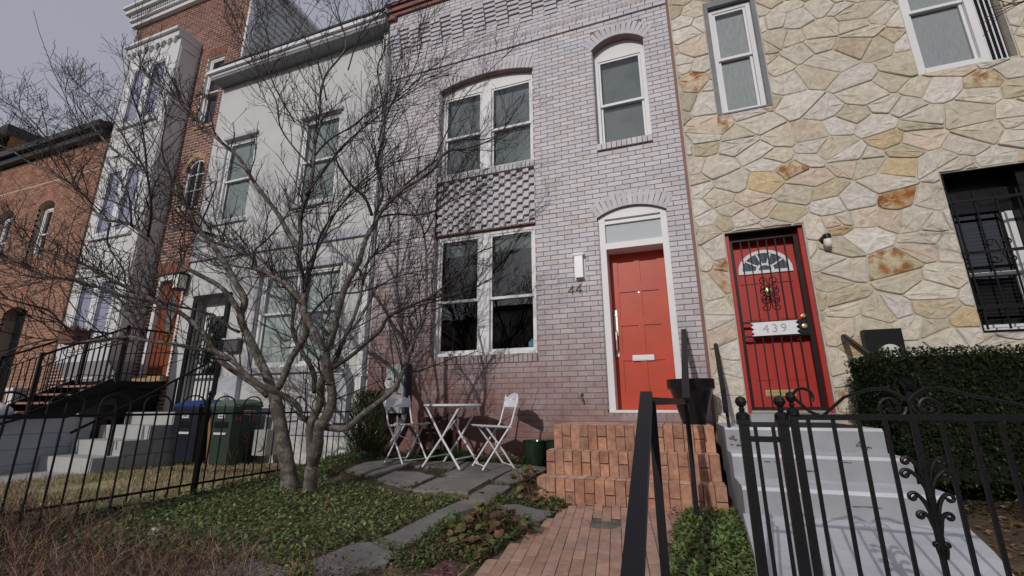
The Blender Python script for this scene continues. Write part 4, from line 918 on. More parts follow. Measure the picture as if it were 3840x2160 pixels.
# bluestone slabs of the patio
SL = [[(-1.63, -1.02), (-1.23, -1.09), (-1.01, -1.09), (-.92, -.59), (-.9, -.44), (-1.31, -.36), (-1.65, -.36), (-1.57, -.84)], [(-2.26, -1.31), (-2.23, -.99), (-1.94, -.98), (-1.66, -1.1), (-1.72, -1.46), (-1.78, -1.48)],
 [(-1.69, -1.49), (-1.62, -1.11), (-1.39, -1.085), (-1.02, -1.12), (-1.08, -1.51)], [(-2.37, -.66), (-2.12, -.42), (-1.68, -.35), (-1.60, -.83), (-1.93, -.74)], [(-2.92, -1.04), (-2.91, -.64), (-2.62, -.37), (-2.24, -.49), (-2.27, -.96), (-2.33, -1.25)],
 [(-.97, -1.15), (-.88, -.56), (-.70, -.2), (-.65, -.31), (-.68, -1.02), (-.80, -1.18)], [(-1.03, -1.52), (-.98, -1.27), (-.75, -1.25), (-.79, -1.70), (-1.02, -1.62)],
 [(-1.2, -2.76), (-1.15, -2.59), (-1.12, -2.13), (-1.06, -1.76), (-1.03, -1.68), (-.79, -1.78), (-.93, -2.13), (-.92, -2.42), (-.89, -2.69), (-.90, -2.87)], [(-1.3, -2.86), (-1.2, -2.80), (-.91, -2.92), (-.86, -3.10), (-1.05, -3.4), (-1.35, -3.2)],
 [(-.70, -1.78), (-.56, -1.64), (-.2, -1.66), (-.26, -2.07), (-.5, -1.99)], [(-1.9, -3.5), (-1.75, -3.25), (-1.35, -3.3), (-1.3, -3.6), (-1.6, -3.75)]]
PT = structure(bpy.data.objects.new('patio', None)); COL.objects.link(PT)
for i, P in enumerate(SL):
    k = ra.uniform(.85, 1.2); tz = ra.uniform(-.03, .03); cx = sum(p[0] for p in P) / len(P); Q = []
    for j in range(len(P)):
        p, q = P[j], P[(j + 1) % len(P)]; Q += [p, (lerp(p[0], q[0], .5) + ra.uniform(-.012, .012), lerp(p[1], q[1], .5) + ra.uniform(-.012, .012))]
    b = MB(); b.prismz(Q, lambda x, y: gz(x, y) - .03, lambda x, y: gz(x, y) + .014 + (x - cx) * tz); o = b.build('slab', m_bluestone, PT)

# ================================================================== grey steps and walk of 439
S2 = thing('concrete_steps', 'grey painted concrete front steps below the crimson door', 'steps', (1.8, -.9, -.6))
prof = [(-1.05, 0.0, -.19), (-1.40, -.19, -.365), (-1.86, -.365, -.56)]
xr = [2.38, 2.40, 2.43]
for i, (y, zt, zf) in enumerate(prof):
    b = MB(); n = 14; x0, x1 = 1.215, xr[i]; yb = [.0, -1.04, -1.39][i]; vs = []
    for k in range(n + 1):
        x = lerp(x0, x1, k / n); w = .006 * math.sin(k * 1.7 + i)
        vs += [(x, y + w, zf - .05), (x, y + w * .6 - .004, zt - .022), (x, y + .02 + w, zt), (x, yb + (.03 if i else 0), zt)]
    fs = [(k * 4 + j, (k + 1) * 4 + j, (k + 1) * 4 + j + 1, k * 4 + j + 1) for k in range(n) for j in range(3)]
    for f_ in fs: b.f.append(f_); b.c.append((.84, .84, .84) if f_[0] % 4 == 0 else (1.5, 1.5, 1.5))  # treads lightened, risers darkened: colour evens out the sunlight on them
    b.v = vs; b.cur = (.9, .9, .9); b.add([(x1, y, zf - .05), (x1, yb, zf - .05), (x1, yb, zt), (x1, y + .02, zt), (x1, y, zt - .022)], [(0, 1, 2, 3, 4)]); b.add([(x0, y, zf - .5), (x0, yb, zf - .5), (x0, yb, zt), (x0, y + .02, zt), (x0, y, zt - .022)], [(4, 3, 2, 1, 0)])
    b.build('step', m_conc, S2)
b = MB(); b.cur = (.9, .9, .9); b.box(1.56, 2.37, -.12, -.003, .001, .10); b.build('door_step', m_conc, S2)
b = MB()
for (x, y, z, w, h) in ((1.27, -1.056, -.08, .07, .05), (1.33, -1.056, -.11, .05, .07), (1.30, -1.056, -.15, .09, .02), (2.2, -1.056, -.13, .04, .05), (2.26, -1.056, -.15, .05, .02), (1.7, -1.41, -.30, .12, .008), (1.5, -1.405, -.24, .10, .006), (2.0, -1.405, -.23, .06, .006), (1.95, -1.865, -.45, .14, .006), (1.55, -1.865, -.42, .05, .006)):
    for k in range(5): a, c = ra.uniform(-w, w) / 2, ra.uniform(-h, h) / 2; b.prism([(x + a - w * .18, z + c), (x + a, z + c - h * .2), (x + a + w * .2, z + c + h * .05), (x + a, z + c + h * .18)], y - .006 - .001 * k, y)
b.build('peeled_paint', m_crack, S2)
T = tag(MB().box(1.42, 2.25, -.98, -.22, .003, .018).build('door_mat', m_mat), 'black rubber door mat on the grey concrete landing', 'door mat')
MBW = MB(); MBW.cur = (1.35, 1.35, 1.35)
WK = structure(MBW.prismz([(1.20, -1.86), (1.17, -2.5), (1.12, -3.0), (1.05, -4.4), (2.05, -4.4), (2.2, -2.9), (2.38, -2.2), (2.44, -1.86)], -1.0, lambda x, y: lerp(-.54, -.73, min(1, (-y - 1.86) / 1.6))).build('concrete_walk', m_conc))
def handrail(name, label, pts, posts, w=.045, h=.03, M=None):
    T = thing(name, label, 'handrail', posts[0][0] if posts else pts[0])
    b = MB()
    for p, q in zip(pts, pts[1:]): b.bar(p, q, w, h); b.bar(Vector(p) + Vector((0, 0, .012)), Vector(q) + Vector((0, 0, .012)), w * .6, h)
    b.build('rail', M or m_black, T)
    for p, q in posts: b = MB(); b.bar(p, q, .026, .026, (0, 1, 0)); b.build('post', M or m_black, T)
    return T
handrail('handrail', 'black iron handrail left of the grey concrete steps', [(1.31, -.02, .85), (1.245, -1.0, .30), (1.235, -1.12, .13)], [((1.265, -1.02, -.7), (1.25, -1.02, .26))])
handrail('handrail', 'black iron handrail beside the clipped hedge', [(2.55, -.04, .88), (2.47, -1.36, .36), (2.465, -1.45, .31)], [((2.465, -1.40, -.6), (2.465, -1.40, .33))], .055)
# the near black handrail of the brick path
T = thing('path_handrail', 'thick black square rail on posts descending along the brick path', 'handrail', (.7, -2.5, -.7))
A_, B_ = Vector((.694, -3.2, .245)), Vector((.905, -1.65, .250))
b = MB(); b.bar(A_ + Vector((0, .02, 0)), A_ + Vector((-.012, -1.25, -.60)), .058, .042); b.build('lower_rail', m_rail, T)
b = MB(); b.bar(A_ + Vector((0, -.005, -.03)), B_ + Vector((-.02, -.05, -.03)), .038, .04); b.build('level_rail', m_rail, T)
b = MB(); b.bar(B_ + Vector((0, -.03, -.02)), Vector((.985, -.04, 1.035)), .058, .042); b.build('upper_rail', m_rail, T)
b = MB(); b.box(.965, 1.02, -.04, -.004, .95, 1.05); b.build('wall_bracket', m_steel, T)
b = MB(); b.bar((.715, -3.17, -1.3), (.715, -3.17, .215), .04, .04, (0, 1, 0)); b.build('post', m_rail, T); b = MB(); b.bar((.900, -1.64, -.75), (.905, -1.64, .24), .036, .036, (0, 1, 0)); b.build('post', m_rail, T)

# ================================================================== garden gate and its fence
YG = -3.5
G = thing('iron_gate', 'black iron garden gate with scrolled crest and leaf scroll ornament', 'gate', (1.27, YG, -.75))
def finial(b, x, y, z, s=1.0): b.lathe((x, y, z), [(.026 * s, 0), (.026 * s, .018), (.020 * s, .026), (.010 * s, .032), (.012 * s, .042), (.008 * s, .048), (.017 * s, .056), (.023 * s, .070), (.017 * s, .086), (.004 * s, .093)], 14)
b = MB(); b.bar((1.27, YG, -.74), (1.27, YG, .155), .026, .026, (0, 1, 0)); finial(b, 1.27, YG, .155, .85); b.build('gate_post', m_black, G)
ZT = .148; gx0, gx1 = 1.285, 2.20
b = MB(); b.bar((gx0, YG, ZT), (gx1, YG, ZT), .016, .022); b.bar((gx0, YG, -.62), (gx1, YG, -.62), .016, .022); b.build('gate_rail', m_black, G)
xc = 1.652
for k in range(10):
    x = 1.318 + .0835 * k
    if x < gx1: b = MB(); b.bar((x, YG, -.70 if k != 5 else -.70), (x, YG, ZT - .01), .0125 if k != 4 else .017, .0125, (0, 1, 0)); b.build('picket', m_black, G)
for s in (-1, 1):                                                  # crest
    b = MB(); x0 = 1.33 if s < 0 else 2.10
    P = spiral(x0 - s * -.012, YG, ZT + .075, .028, .040, R(-30 if s < 0 else 210), R(175 if s < 0 else 5), 12) + [(x0 + .0, YG, ZT + .02)] if s < 0 else []
    if P: b.tube(P + [(1.36, YG, ZT + .006)], .006, 6)
    cr = [(x0 + (.045 if s < 0 else 0), YG, ZT + .008), (xc + s * .20, YG, ZT + .075), (xc + s * .11, YG, ZT + .105), (xc + s * .06, YG, ZT + .105), (xc + s * .022, YG, ZT + .08), (xc + s * .002, YG, ZT + .058)]
    b.tube(cr, .006, 6); cc = (xc + s * .056, ZT + .038)
    sp = spiral(cc[0], YG, cc[1], .046, .016, R(180 if s > 0 else 0), R(180 if s > 0 else 0) + s * R(520), 26); b.tube(sp, .006, 6); b.build('crest_scroll', m_black, G)
for s in (-1, 1):                                                  # leaf scroll on the middle picket
    for (z, dx, dz, r_) in ((-.03, .052, .026, .013), (-.066, .060, .018, .015), (-.150, .052, .026, .014), (-.190, .040, .006, .012), (-.268, .016, -.006, .006)):
        b = MB(); cx, cz = xc + s * dx, z + dz
        P = [(xc + s * .008, YG - .012, z - .05), (xc + s * .012, YG - .012, z - .02), (xc + s * (dx * .45), YG - .012, lerp(z, cz, .6)), (xc + s * dx * .8, YG - .012, cz + r_ * .85)] + spiral(cx, YG - .012, cz, r_, r_ * .35, R(90), R(90) - s * R(300), 10)
        P, rr_ = smooth_path([Vector(v) for v in P], [.0045, .007, .0075, .007] + [.0062] * 9 + [.010, .010], 3); b.tube(P, rr_, 7); b.build('leaf_scroll', m_black, G)
b = MB(); b.tube([(xc, YG - .012, -.30), (xc, YG - .012, -.262), (xc, YG - .012, -.20), (xc, YG - .012, -.12), (xc, YG - .012, -.03)], [.005, .012, .009, .013, .007], 8); b.build('ornament_stem', m_black, G)
F = thing('short_fence_panel', 'short black iron fence panel between two ball topped posts beside the gate', 'fence', (1.16, YG, -.75))
for x in (1.087, 1.228): b = MB(); b.bar((x, YG, -.9), (x, YG, .118), .036, .036, (0, 1, 0)); b.box(x - .024, x + .024, YG - .024, YG + .024, .118, .138); finial(b, x, YG, .138); b.build('post', m_black, F)
b = MB(); b.bar((1.105, YG, .062), (1.21, YG, .062), .014, .022); b.bar((1.105, YG, -.62), (1.21, YG, -.62), .014, .022); b.v = b.v; b.build('rail', m_black, F)
for x in (1.128, 1.192): b = MB(); b.bar((x, YG, -.72), (x, YG, .112), .013, .013, (0, 1, 0)); b.build('picket', m_black, F)

# ================================================================== hoop topped fence between the gardens
F = thing('hoop_fence', 'low black hoop topped iron fence across the garden behind the tree', 'fence', (-3.7, -2.2, -.6))
FX = -3.7; fy0 = -4.55; d = .113; k = 0; y = -.22
while y > fy0:
    c = k % 3; b = MB()
    if c == 0:
        b.tube([(FX, y, gz(FX, y) - .05), (FX, y, .22)] + [(FX, y - d + d * math.cos(math.pi * t), .22 + .085 * math.sin(math.pi * t)) for t in np.linspace(.08, .92, 9)] + [(FX, y - 2 * d, .22), (FX, y - 2 * d, gz(FX, y) - .05)], .0075, 6); b.build('hoop', m_black, F)
    elif c == 1: b.tube([(FX, y, gz(FX, y) - .05), (FX, y, .20), (FX, y, .235)], [.0075, .0075, .001], 6); b.build('picket', m_black, F)
    y -= d; k += 1
b = MB(); b.bar((FX, -.02, .115), (FX, fy0, .14), .012, .02); b.build('top_rail', m_black, F); b = MB(); b.bar((FX, -.02, -.54), (FX, fy0, -.53), .012, .02); b.build('bottom_rail', m_black, F)
b = MB(); b.bar((FX, -2.22, -.75), (FX, -2.22, .26), .032, .032, (0, 1, 0)); finial(b, FX, -2.22, .26, .9); b.build('post', m_black, F)

# ================================================================== stucco house steps, railings and the iron stair next door
S3 = thing('block_steps', 'pale painted block steps beside the blue wheeled bin', 'steps', (-7.2, -.8, -.7))
for i, (y, zt) in enumerate(((-1.55, -.47), (-1.22, -.27), (-.90, -.07), (-.58, .12))):
    b = MB(); b.box(-7.75, -6.62 + .0, y, -.003, -.9 if i == 0 else zt - .2, zt - .002 * i); b.build('step', m_conc2, S3)
for i, (y, zt) in enumerate(((-1.55, -.47), (-1.22, -.27), (-.90, -.07), (-.58, .12))):
    x = y + .01
    while x < -.02:
        b = MB(); b.box(-6.615, -6.598, x, min(x + .39, -.005), (-.72 if i == 0 else zt - .198), zt - .008); b.build('block', m_conc3, S3); x += .4  # side blocks greyer than the steps, their shade put into the colour
S4 = thing('garden_wall', 'slate grey painted block wall left of the pale block steps', 'wall', (-7.85, -2.5, -.7))
b = MB(); b.box(-8.0, -7.78, -4.4, -1.0, -.9, .04); b.build('core', m_conc3, S4)
for r in range(4):
    x = -4.4 + (.2 if r % 2 else 0) - .2
    while x < -1.0: b = MB(); b.box(-7.779, -7.765, max(x, -4.4), min(x + .393, -1.0), -.76 + .2 * r, -.567 + .2 * r); b.build('block', m_conc3, S4); x += .4
b = MB(); b.prismz([(-7.7, -4.4), (-6.9, -4.4), (-6.65, -1.56), (-7.7, -1.56)], -1, -.665); structure(b.build('side_walk', m_conc2))
handrail('handrail', 'thin black handrail down the pale block steps', [(-6.8, -.1, .88), (-6.8, -1.0, .30), (-6.8, -1.75, -.14)], [((-6.8, -1.25, -.5), (-6.8, -1.25, .16)), ((-6.8, -.5, .1), (-6.8, -.5, .62))], .03, .02)
handrail('handrail', 'thin black handrail curving along the slate grey block wall', [(-7.72, -.2, .62), (-7.72, -1.9, .04), (-7.72, -2.6, -.2)], [((-7.72, -2.3, -.6), (-7.72, -2.3, -.1))], .03, .02)
# iron stair of the tall brick house
ST_ = thing('iron_stair', 'black iron stair with railings rising to the brown wooden door', 'stair', (-8.25, -1.6, -.7))
SY0, SY1, SZa, SZb = -.78, -1.80, .62, .05
b = MB(); b.box(-8.85, -7.80, SY0, -.01, .50, .62); b.box(-8.80, -7.90, SY0 + .1, -.02, -.7, .49); b.build('landing', m_black, ST_)  # lower black box stands in for the shade beneath the landing
for x in (-8.82, -7.80): b = MB(); b.bar((x, SY0, SZa - .10), (x, SY1, SZb - .10), .03, .30); b.build('stringer', m_black, ST_)
for k in range(4): b = MB(); t = (k + .6) / 4.3; b.box(-8.80, -7.82, lerp(SY0, SY1, t) - .13, lerp(SY0, SY1, t) + .1, lerp(SZa, SZb, t) - .03, lerp(SZa, SZb, t)); b.build('tread', m_stepbrick, ST_)
for x in (-8.82, -7.80):
    b = MB(); b.bar((x, SY0, SZa + .88), (x, SY1, SZb + .88), .035, .03); b.bar((x, SY0, SZa + .70), (x, SY1, SZb + .70), .016, .012); b.bar((x, SY0, SZa + .12), (x, SY1, SZb + .12), .016, .012); b.bar((x, SY0, SZa + .88), (x, -.05, SZa + .88), .035, .03); b.bar((x, SY0, SZa + .12), (x, -.05, SZa + .12), .016, .012); b.build('railing', m_black, ST_)
    for k in range(14): t = (k + .5) / 14; b = MB(); y = lerp(SY0, SY1, t); z = lerp(SZa, SZb, t); b.bar((x, y, z + .02), (x, y, z + .70), .012, .012, (0, 1, 0)); b.build('baluster', m_black, ST_)
    for k in range(9): y = lerp(SY0, -.08, (k + .5) / 9); b = MB(); b.bar((x, y, SZa), (x, y, SZa + .88), .012, .012, (0, 1, 0)); b.build('baluster', m_black, ST_)
    for k in range(5): t = (k + .5) / 5; y = lerp(SY0, SY1, t); z = lerp(SZa, SZb, t) + .79; b = MB(); b.tube([(x, y + .07 * math.cos(a), z + .07 * math.sin(a)) for a in np.linspace(0, 2 * math.pi, 15)], .006, 5, False); b.build('ring', m_black, ST_)
    for (y, z) in ((SY0, SZa), (SY1, SZb)): b = MB(); b.bar((x, y, z - .3), (x, y, z + .92), .035, .035, (0, 1, 0)); b.build('newel', m_black, ST_)
b = MB(); b.bar((-8.82, SY0, SZa + .88), (-8.3, SY0, SZa + .88), .03, .03)
T = thing('planter_box', 'reddish planter box hung on the iron stair landing rail', 'planter', (-8.6, -1.15, 1.3)); b = MB(); b.box(-8.80, -8.40, -1.2, -1.0, 1.22, 1.42); b.box(-8.82, -8.38, -1.22, -.98, 1.421, 1.45); b.build('box', mat('terracotta_plastic', (.17, .06, .045), .7, .15, 6), T)
b = MB()
for k in range(160): p = Vector((ra.uniform(-8.78, -8.42), ra.uniform(-1.18, -1.02), 1.44)); b.cur = (.10, .07, .045); b.tube([p, p + Vector((ra.uniform(-.06, .06), ra.uniform(-.06, .06), ra.uniform(.02, .12)))], [.004, .001], 3, False)
b.build('dead_plants', m_deadstem, T, kind='stuff')
b = MB(); b.box(-11.4, -8.9, -1.15, -1.12, -.7, .1); b.box(-11.4, -8.9, -1.2, -1.1, .1, .14)
T = thing('area_railing', 'low black iron railing before the orange brick house', 'railing', (-13.5, -1.2, -.7)); b = MB(); b.bar((-16, -1.2, .25), (-9.0, -1.2, .25), .03, .03); b.bar((-16, -1.2, -.5), (-9.0, -1.2, -.5), .03, .03); b.bar((-16, -1.2, .05), (-9.0, -1.2, .05), .02, .02); b.build('rail', m_black, T)
for k in range(48): x = -16 + .146 * k; b = MB(); b.bar((x, -1.2, -.7), (x, -1.2, .25), .016, .016, (0, 1, 0)); b.build('picket', m_black, T)
T = thing('white_post', 'short white post beside the iron stair at the bay foot', 'post', (-9.4, -1.4, -.7)); b = MB(); b.box(-9.15, -8.98, -1.5, -1.33, -.7, .45); b.build('shaft', m_white, T); b = MB(); b.box(-9.17, -8.96, -1.52, -1.31, .452, .5); b.build('cap', m_white, T)
def bag(x, y, z, s, label):
    b = MB(); n, k = 18, 10; vs = []; rb = random.Random(int(abs(x) * 100))
    for j in range(k + 1):
        for i in range(n):
            u = 2 * math.pi * i / n; v = math.pi * j / k; r_ = 1 + .13 * math.sin(3 * u + j) * math.sin(v) + rb.uniform(-.05, .05)
            vs.append((x + s * .62 * r_ * math.sin(v) * math.cos(u), y + s * .5 * r_ * math.sin(v) * math.sin(u), z + s * .42 * (1 - math.cos(v)) * .9 * (1 if j < k else 1.15)))
    b.add(vs, [(j * n + i, j * n + (i + 1) % n, (j + 1) * n + (i + 1) % n, (j + 1) * n + i) for j in range(k) for i in range(n)])
    o = b.build('rubbish_bag', m_bag, smooth=True); o['group'] = 'rubbish bags on the garden wall'; return tag(o, label, 'bag', 'rubbish bags by the garden wall')
bag(-8.02, -2.06, .0, .36, 'white rubbish bag slumped nearest the foot of the iron stair'); bag(-8.22, -2.42, .0, .38, 'white rubbish bag at the picture edge behind the slate grey wall')
b = MB(); b.box(-11.3, -8.01, -4.3, -.02, -.9, .012); o = structure(b.build('raised_bed', m_soil))

# ================================================================== wheeled bins
def bin_(x, y, w, M, Ml, name_label, front=m_label):
    T = thing('wheeled_bin', name_label, 'bin', (x, y, -.64), group='wheeled bins by the stucco house')
    z0, z1, d = -.60, .20, .44; a, c = w * .42, w * .5; b = MB()
    b.add([(x - a, y - d * .38, z0), (x + a, y - d * .38, z0), (x + a, y + d * .4, z0), (x - a, y + d * .4, z0), (x - c, y - d * .5, z1), (x + c, y - d * .5, z1), (x + c, y + d * .5, z1), (x - c, y + d * .5, z1)], [(3, 2, 1, 0), (0, 1, 5, 4), (1, 2, 6, 5), (2, 3, 7, 6), (3, 0, 4, 7)])
    b.box(x - c - .01, x + c + .01, y - d * .5 - .012, y + d * .5, z1 - .05, z1 - .001); b.build('body', M, T)
    b = MB(); e = .02; b.add([(x - c - e, y - d * .54, z1), (x + c + e, y - d * .54, z1), (x + c + e, y + d * .55, z1 + .02), (x - c - e, y + d * .55, z1 + .02), (x - c - e, y - d * .54, z1 + .03), (x + c + e, y - d * .54, z1 + .03), (x + c + e, y + d * .55, z1 + .06), (x - c - e, y + d * .55, z1 + .06), (x - c * .6, y - d * .3, z1 + .085), (x + c * .6, y - d * .3, z1 + .085), (x + c * .6, y + d * .35, z1 + .105), (x - c * .6, y + d * .35, z1 + .105)],
        [(3, 2, 1, 0), (0, 1, 5, 4), (1, 2, 6, 5), (2, 3, 7, 6), (3, 0, 4, 7), (4, 5, 9, 8), (5, 6, 10, 9), (6, 7, 11, 10), (7, 4, 8, 11), (8, 9, 10, 11)]); b.build('lid', Ml, T)
    b = MB(); b.tube([(x - c, y + d * .6, z1 + .0), (x + c, y + d * .6, z1 + .0)], .016, 8); b.build('handle', M, T)
    for s in (-1, 1): b = MB(); b.lathe((x + s * (a + .01), y + d * .42, z0 + .06), [(.10, -.03), (.105, 0), (.10, .03)], 16, Matrix.Rotation(R(90), 3, 'Y')); b.build('wheel', m_black, T)
    b = MB(); b.box(x - .12, x + .12, y - d * .47 - .01, y - d * .40, -.20, -.17); b.build('catch_bar', front, T)
    b = MB(); b.box(x - .07, x + .07, y - d * .5 - .004, y - d * .4, .03, .09); b.build('paper_label', front, T); b = MB()
    for k in range(4): b.box(x - .045 + k * .025, x - .03 + k * .025, y - d * .5 - .007, y - d * .5 - .0045, .05, .07)
    b.build('label_print', m_ink, T)
    b = MB(); b.box(x - .13, x + .13, y - d * .48 - .004, y - d * .36, -.10, -.02); b.build('lift_pocket', m_black, T)
    return T
bin_(-6.22, -.44, .52, m_navyplastic, m_blueplastic, 'navy wheeled bin with bright blue lid beside the block steps')
T = bin_(-5.47, -.44, .46, m_greenplastic, m_greenlid, 'green wheeled bin with pink graffiti on its side')
sx = -5.47 + .222
for body, yy, zz_, s in (('H TB', -.43, .02, .15), ('S', -.38, -.26, .2)):
    text(T, body, s, (sx - .02 + .028 + (zz_) * .055, yy, zz_), m_pink, .001, 'graffiti', (math.pi / 2, 0, math.pi / 2))
b = MB(); rl = random.Random(2)
for k in range(4): y = -.52; b.box(sx + .008, sx + .0095, y, y + .26 - .05 * (k % 2), .155 - .025 * k, .168 - .025 * k)
b.build('side_print', m_label, T)
T = tag(MB().add([(-5.92, -.45, -.64), (-5.78, -.5, -.64), (-5.75, -.4, -.64), (-5.9, -.34, -.64), (-5.93, -.5, -.05), (-5.77, -.6, .05), (-5.74, -.4, .03), (-5.9, -.32, -.02)], [(3, 2, 1, 0), (4, 5, 6, 7), (0, 1, 5, 4), (1, 2, 6, 5), (2, 3, 7, 6), (3, 0, 4, 7)]).build('cardboard_box', m_card), 'torn brown cardboard wedged between the two wheeled bins', 'cardboard')

# ================================================================== bistro set, pots, meters by the brick wall
T = thing('bistro_table', 'round white folding metal bistro table on the bluestone patio', 'table', (-1.70, -.66, -.50)); tx, ty, tz = -1.70, -.66, gz(-1.7, -.66) + .014
b = MB(); b.lathe((tx, ty, .188), [(.335, 0), (.342, .006), (.342, .022), (.335, .026)], 44); b.build('table_top', m_white_metal, T)
tr = Matrix.Rotation(R(-5), 3, 'Z')
def tl(x, y, z): v = tr @ Vector((x, y, 0)); return (tx + v.x, ty + v.y, z)
for s in (-1, 1):
    for q in (-1, 1): b = MB(); yy = s * .215 + q * .012; b.tube([tl(-q * .255, yy, tz), tl(q * .01, yy, (tz + .19) / 2 + .01), tl(q * .22, yy * 1.0, .186)], .0125, 8); b.build('leg', m_white_metal, T)
for q in (-1, 1):
    b = MB(); b.tube([tl(q * .20, -.215, tz + .10), tl(q * .20, .215, tz + .10)], .008, 6); b.tube([tl(q * .20, -.23, .178), tl(q * .20, .23, .178)], .009, 6); b.build('cross_bar', m_white_metal, T)
b = MB(); b.tube([tl(.0, -.215, .03 - .18), tl(.06, .22, .18)], .006, 6); b.build('brace', m_white_metal, T)
def chair(label):
    T = thing('folding_chair', label, 'chair', (0, 0, 0), group='white folding bistro chairs')   # faces +X, seat 0.45
    w = .19
    for s in (-1, 1):
        b = MB(); y = s * w; b.tube([(.19, y, 0), (-.02, y, .30), (-.145, y, .47), (-.20, y, .66), (-.225, y, .80)], .0105, 8); b.build('back_leg', m_white_metal, T)
        b = MB(); y = s * (w - .028); b.tube([(-.19, y, 0), (-.02, y, .24), (.15, y, .45)], .0105, 8); b.build('front_leg', m_white_metal, T)
    for k in range(6): b = MB(); x = .185 - k * .062; b.box(x - .024, x + .024, -.20, .20, .452 - .004 * k, .462 - .004 * k); b.build('seat_slat', m_white_metal, T)
    b = MB(); b.bar((.20, -.165, .447), (-.16, -.165, .425), .012, .014); b.bar((.20, .165, .447), (-.16, .165, .425), .012, .014); b.build('seat_frame', m_white_metal, T)
    b = MB(); b.tube([(-.16, -w + .03, .03), (-.16, w - .03, .03)], .007, 6); b.tube([(.16, -w, .035), (.16, w, .035)], .007, 6); b.tube([(-.08, -w, .36), (.03, w, .2)], .005, 6); b.build('stretcher', m_white_metal, T)
    out = [(-.205, .655), (.205, .655), (.222, .70), (.21, .765), (.15, .775), (.09, .805), (0, .818), (-.09, .805), (-.15, .775), (-.21, .765), (-.222, .70)]
    b = MB(); n = len(out); cv = lambda y: -.205 - .035 * (1 - (y / .22) ** 2); vs = [(cv(y) - .12 * (z - .655), y, z) for y, z in out] + [(cv(y) - .12 * (z - .655) - .006, y, z) for y, z in out]
    c1 = len(vs); vs += [(cv(0) - .01, 0, .73), (cv(0) - .016, 0, .73)]
    b.add(vs, [(i, (i + 1) % n, c1) for i in range(n)] + [((i + 1) % n + n, i + n, c1 + 1) for i in range(n)] + [(i, i + n, (i + 1) % n + n, (i + 1) % n) for i in range(n)]); bp = b.build('back_panel', m_white_metal, T)
    b = MB()
    for k in range(9):
        y = -.10 + .025 * k; z = .725 - .028 * math.cos(k * .8) ; a = (k % 2) * .9 - .4; xx = cv(y) - .12 * (z - .655)
        for o in (.004, -.010): b.add([(xx + o, y - .011 * math.cos(a), z - .011 * math.sin(a)), (xx + o, y + .004, z - .005), (xx + o, y + .011 * math.cos(a), z + .011 * math.sin(a)), (xx + o, y - .004, z + .005)], [(0, 1, 2, 3)])
    b.build('leaf_cutout', m_ink, bp)
    return T
c1 = chair('white folding chair with cut leaf back in front of the grey meter box'); c2 = copy_tree(c1); c2['label'] = 'white folding chair turned side on right of the round bistro table'
c1.location = (-2.395, -.535, gz(-2.4, -.53) + .012); c1.rotation_euler.z = R(-18); c2.location = (-1.18, -.635, gz(-1.2, -.6) + .012); c2.rotation_euler.z = R(221)
def pot(x, y, z, r0, r1, h, M, name, label, rim=.012, band=0):
    T = thing(name, label, 'plant pot', (x, y, z)); b = MB()
    pr = [(r0, 0), (lerp(r0, r1, .45), h * .4), (lerp(r0, r1, .8), h * .72), (r1, h - band), (r1 + rim, h - band + .004), (r1 + rim, h), (r1 - .008, h), (r1 - .02, h - .05)]
    b.lathe((x, y, z), pr, 32, cap=False); b.build('pot', M, T, smooth=False); b = MB(); b.lathe((x, y, z + h - .055), [(r1 - .014, 0), (.01, .012)], 24); b.build('soil', m_soil, T); return T
pot(.985, -.45, .003, .115, .225, .45, m_blackpot, 'black_pot', 'large black plant pot standing on the top brick step by the door', .012, .10)
pot(-.81, -.24, -.48, .115, .145, .265, m_glaze, 'green_pot', 'dark green glazed pot against the brick wall left of the steps'); pot(-.56, -.20, -.48, .10, .13, .27, m_glaze, 'green_pot', 'dark green glazed pot half hidden by the brick steps')
T = thing('electric_meter', 'tall galvanised electric meter box with round dial on the brick wall behind the chair', 'meter', (-2.85, -.1, .3))
b = MB(); b.box(-3.03, -2.735, -.15, -.008, .10, .765); b.build('box', m_galv, T); b = MB(); b.box(-2.734, -2.70, -.148, -.008, .08, .77); b.build('dark_side', m_metersh, T)
b = MB(); b.lathe((-2.90, -.15, .51), [(.10, 0), (.10, .07), (.085, .09)], 24, Matrix.Rotation(R(90), 3, 'X')); md = b.build('meter_dial', m_meterw, T, smooth=False); b = MB(); b.box(-2.94, -2.87, -.245, -.2405, .545, .565); b.box(-2.85, -2.835, -.245, -.2405, .505, .525); b.build('dial_print', m_ink, md)
b = MB(); b.box(-2.84, -2.755, -.154, -.1505, .24, .37); lb = b.build('warning_label', m_label, T); b = MB(); b.box(-2.84, -2.755, -.157, -.1545, .345, .366); b.build('red_band', m_red2, lb); b = MB(); b.box(-2.805, -2.79, -.157, -.1545, .28, .325); b.build('label_mark', m_ink, lb)
b = MB(); P = [Vector((-2.73 - .30 * t * t - .05 * t, -.10, .09 - .55 * t)) for t in np.linspace(0, 1, 60)]; b.tube(P, [.034 + .006 * (i % 2) for i in range(60)], 10); b.build('flexible_conduit', m_steel, T)
b = MB(); b.tube([(-2.86, -.06, .1), (-2.86, -.06, -.08), (-2.9, -.06, -.18)], .014, 8); b.box(-2.90, -2.82, -.09, -.02, -.06, -.03); b.build('ground_pipe', m_galv, T)
T = thing('gas_meter', 'dark rusty gas meter and regulator against the brick wall behind the table', 'gas meter', (-2.2, -.12, -.45))
b = MB(); b.box(-2.36, -2.02, -.26, -.06, -.36, -.10); b.lathe((-2.19, -.26, -.24), [(.11, 0), (.10, .03)], 16, Matrix.Rotation(R(90), 3, 'X')); b.build('meter_body', m_gaspipe, T)
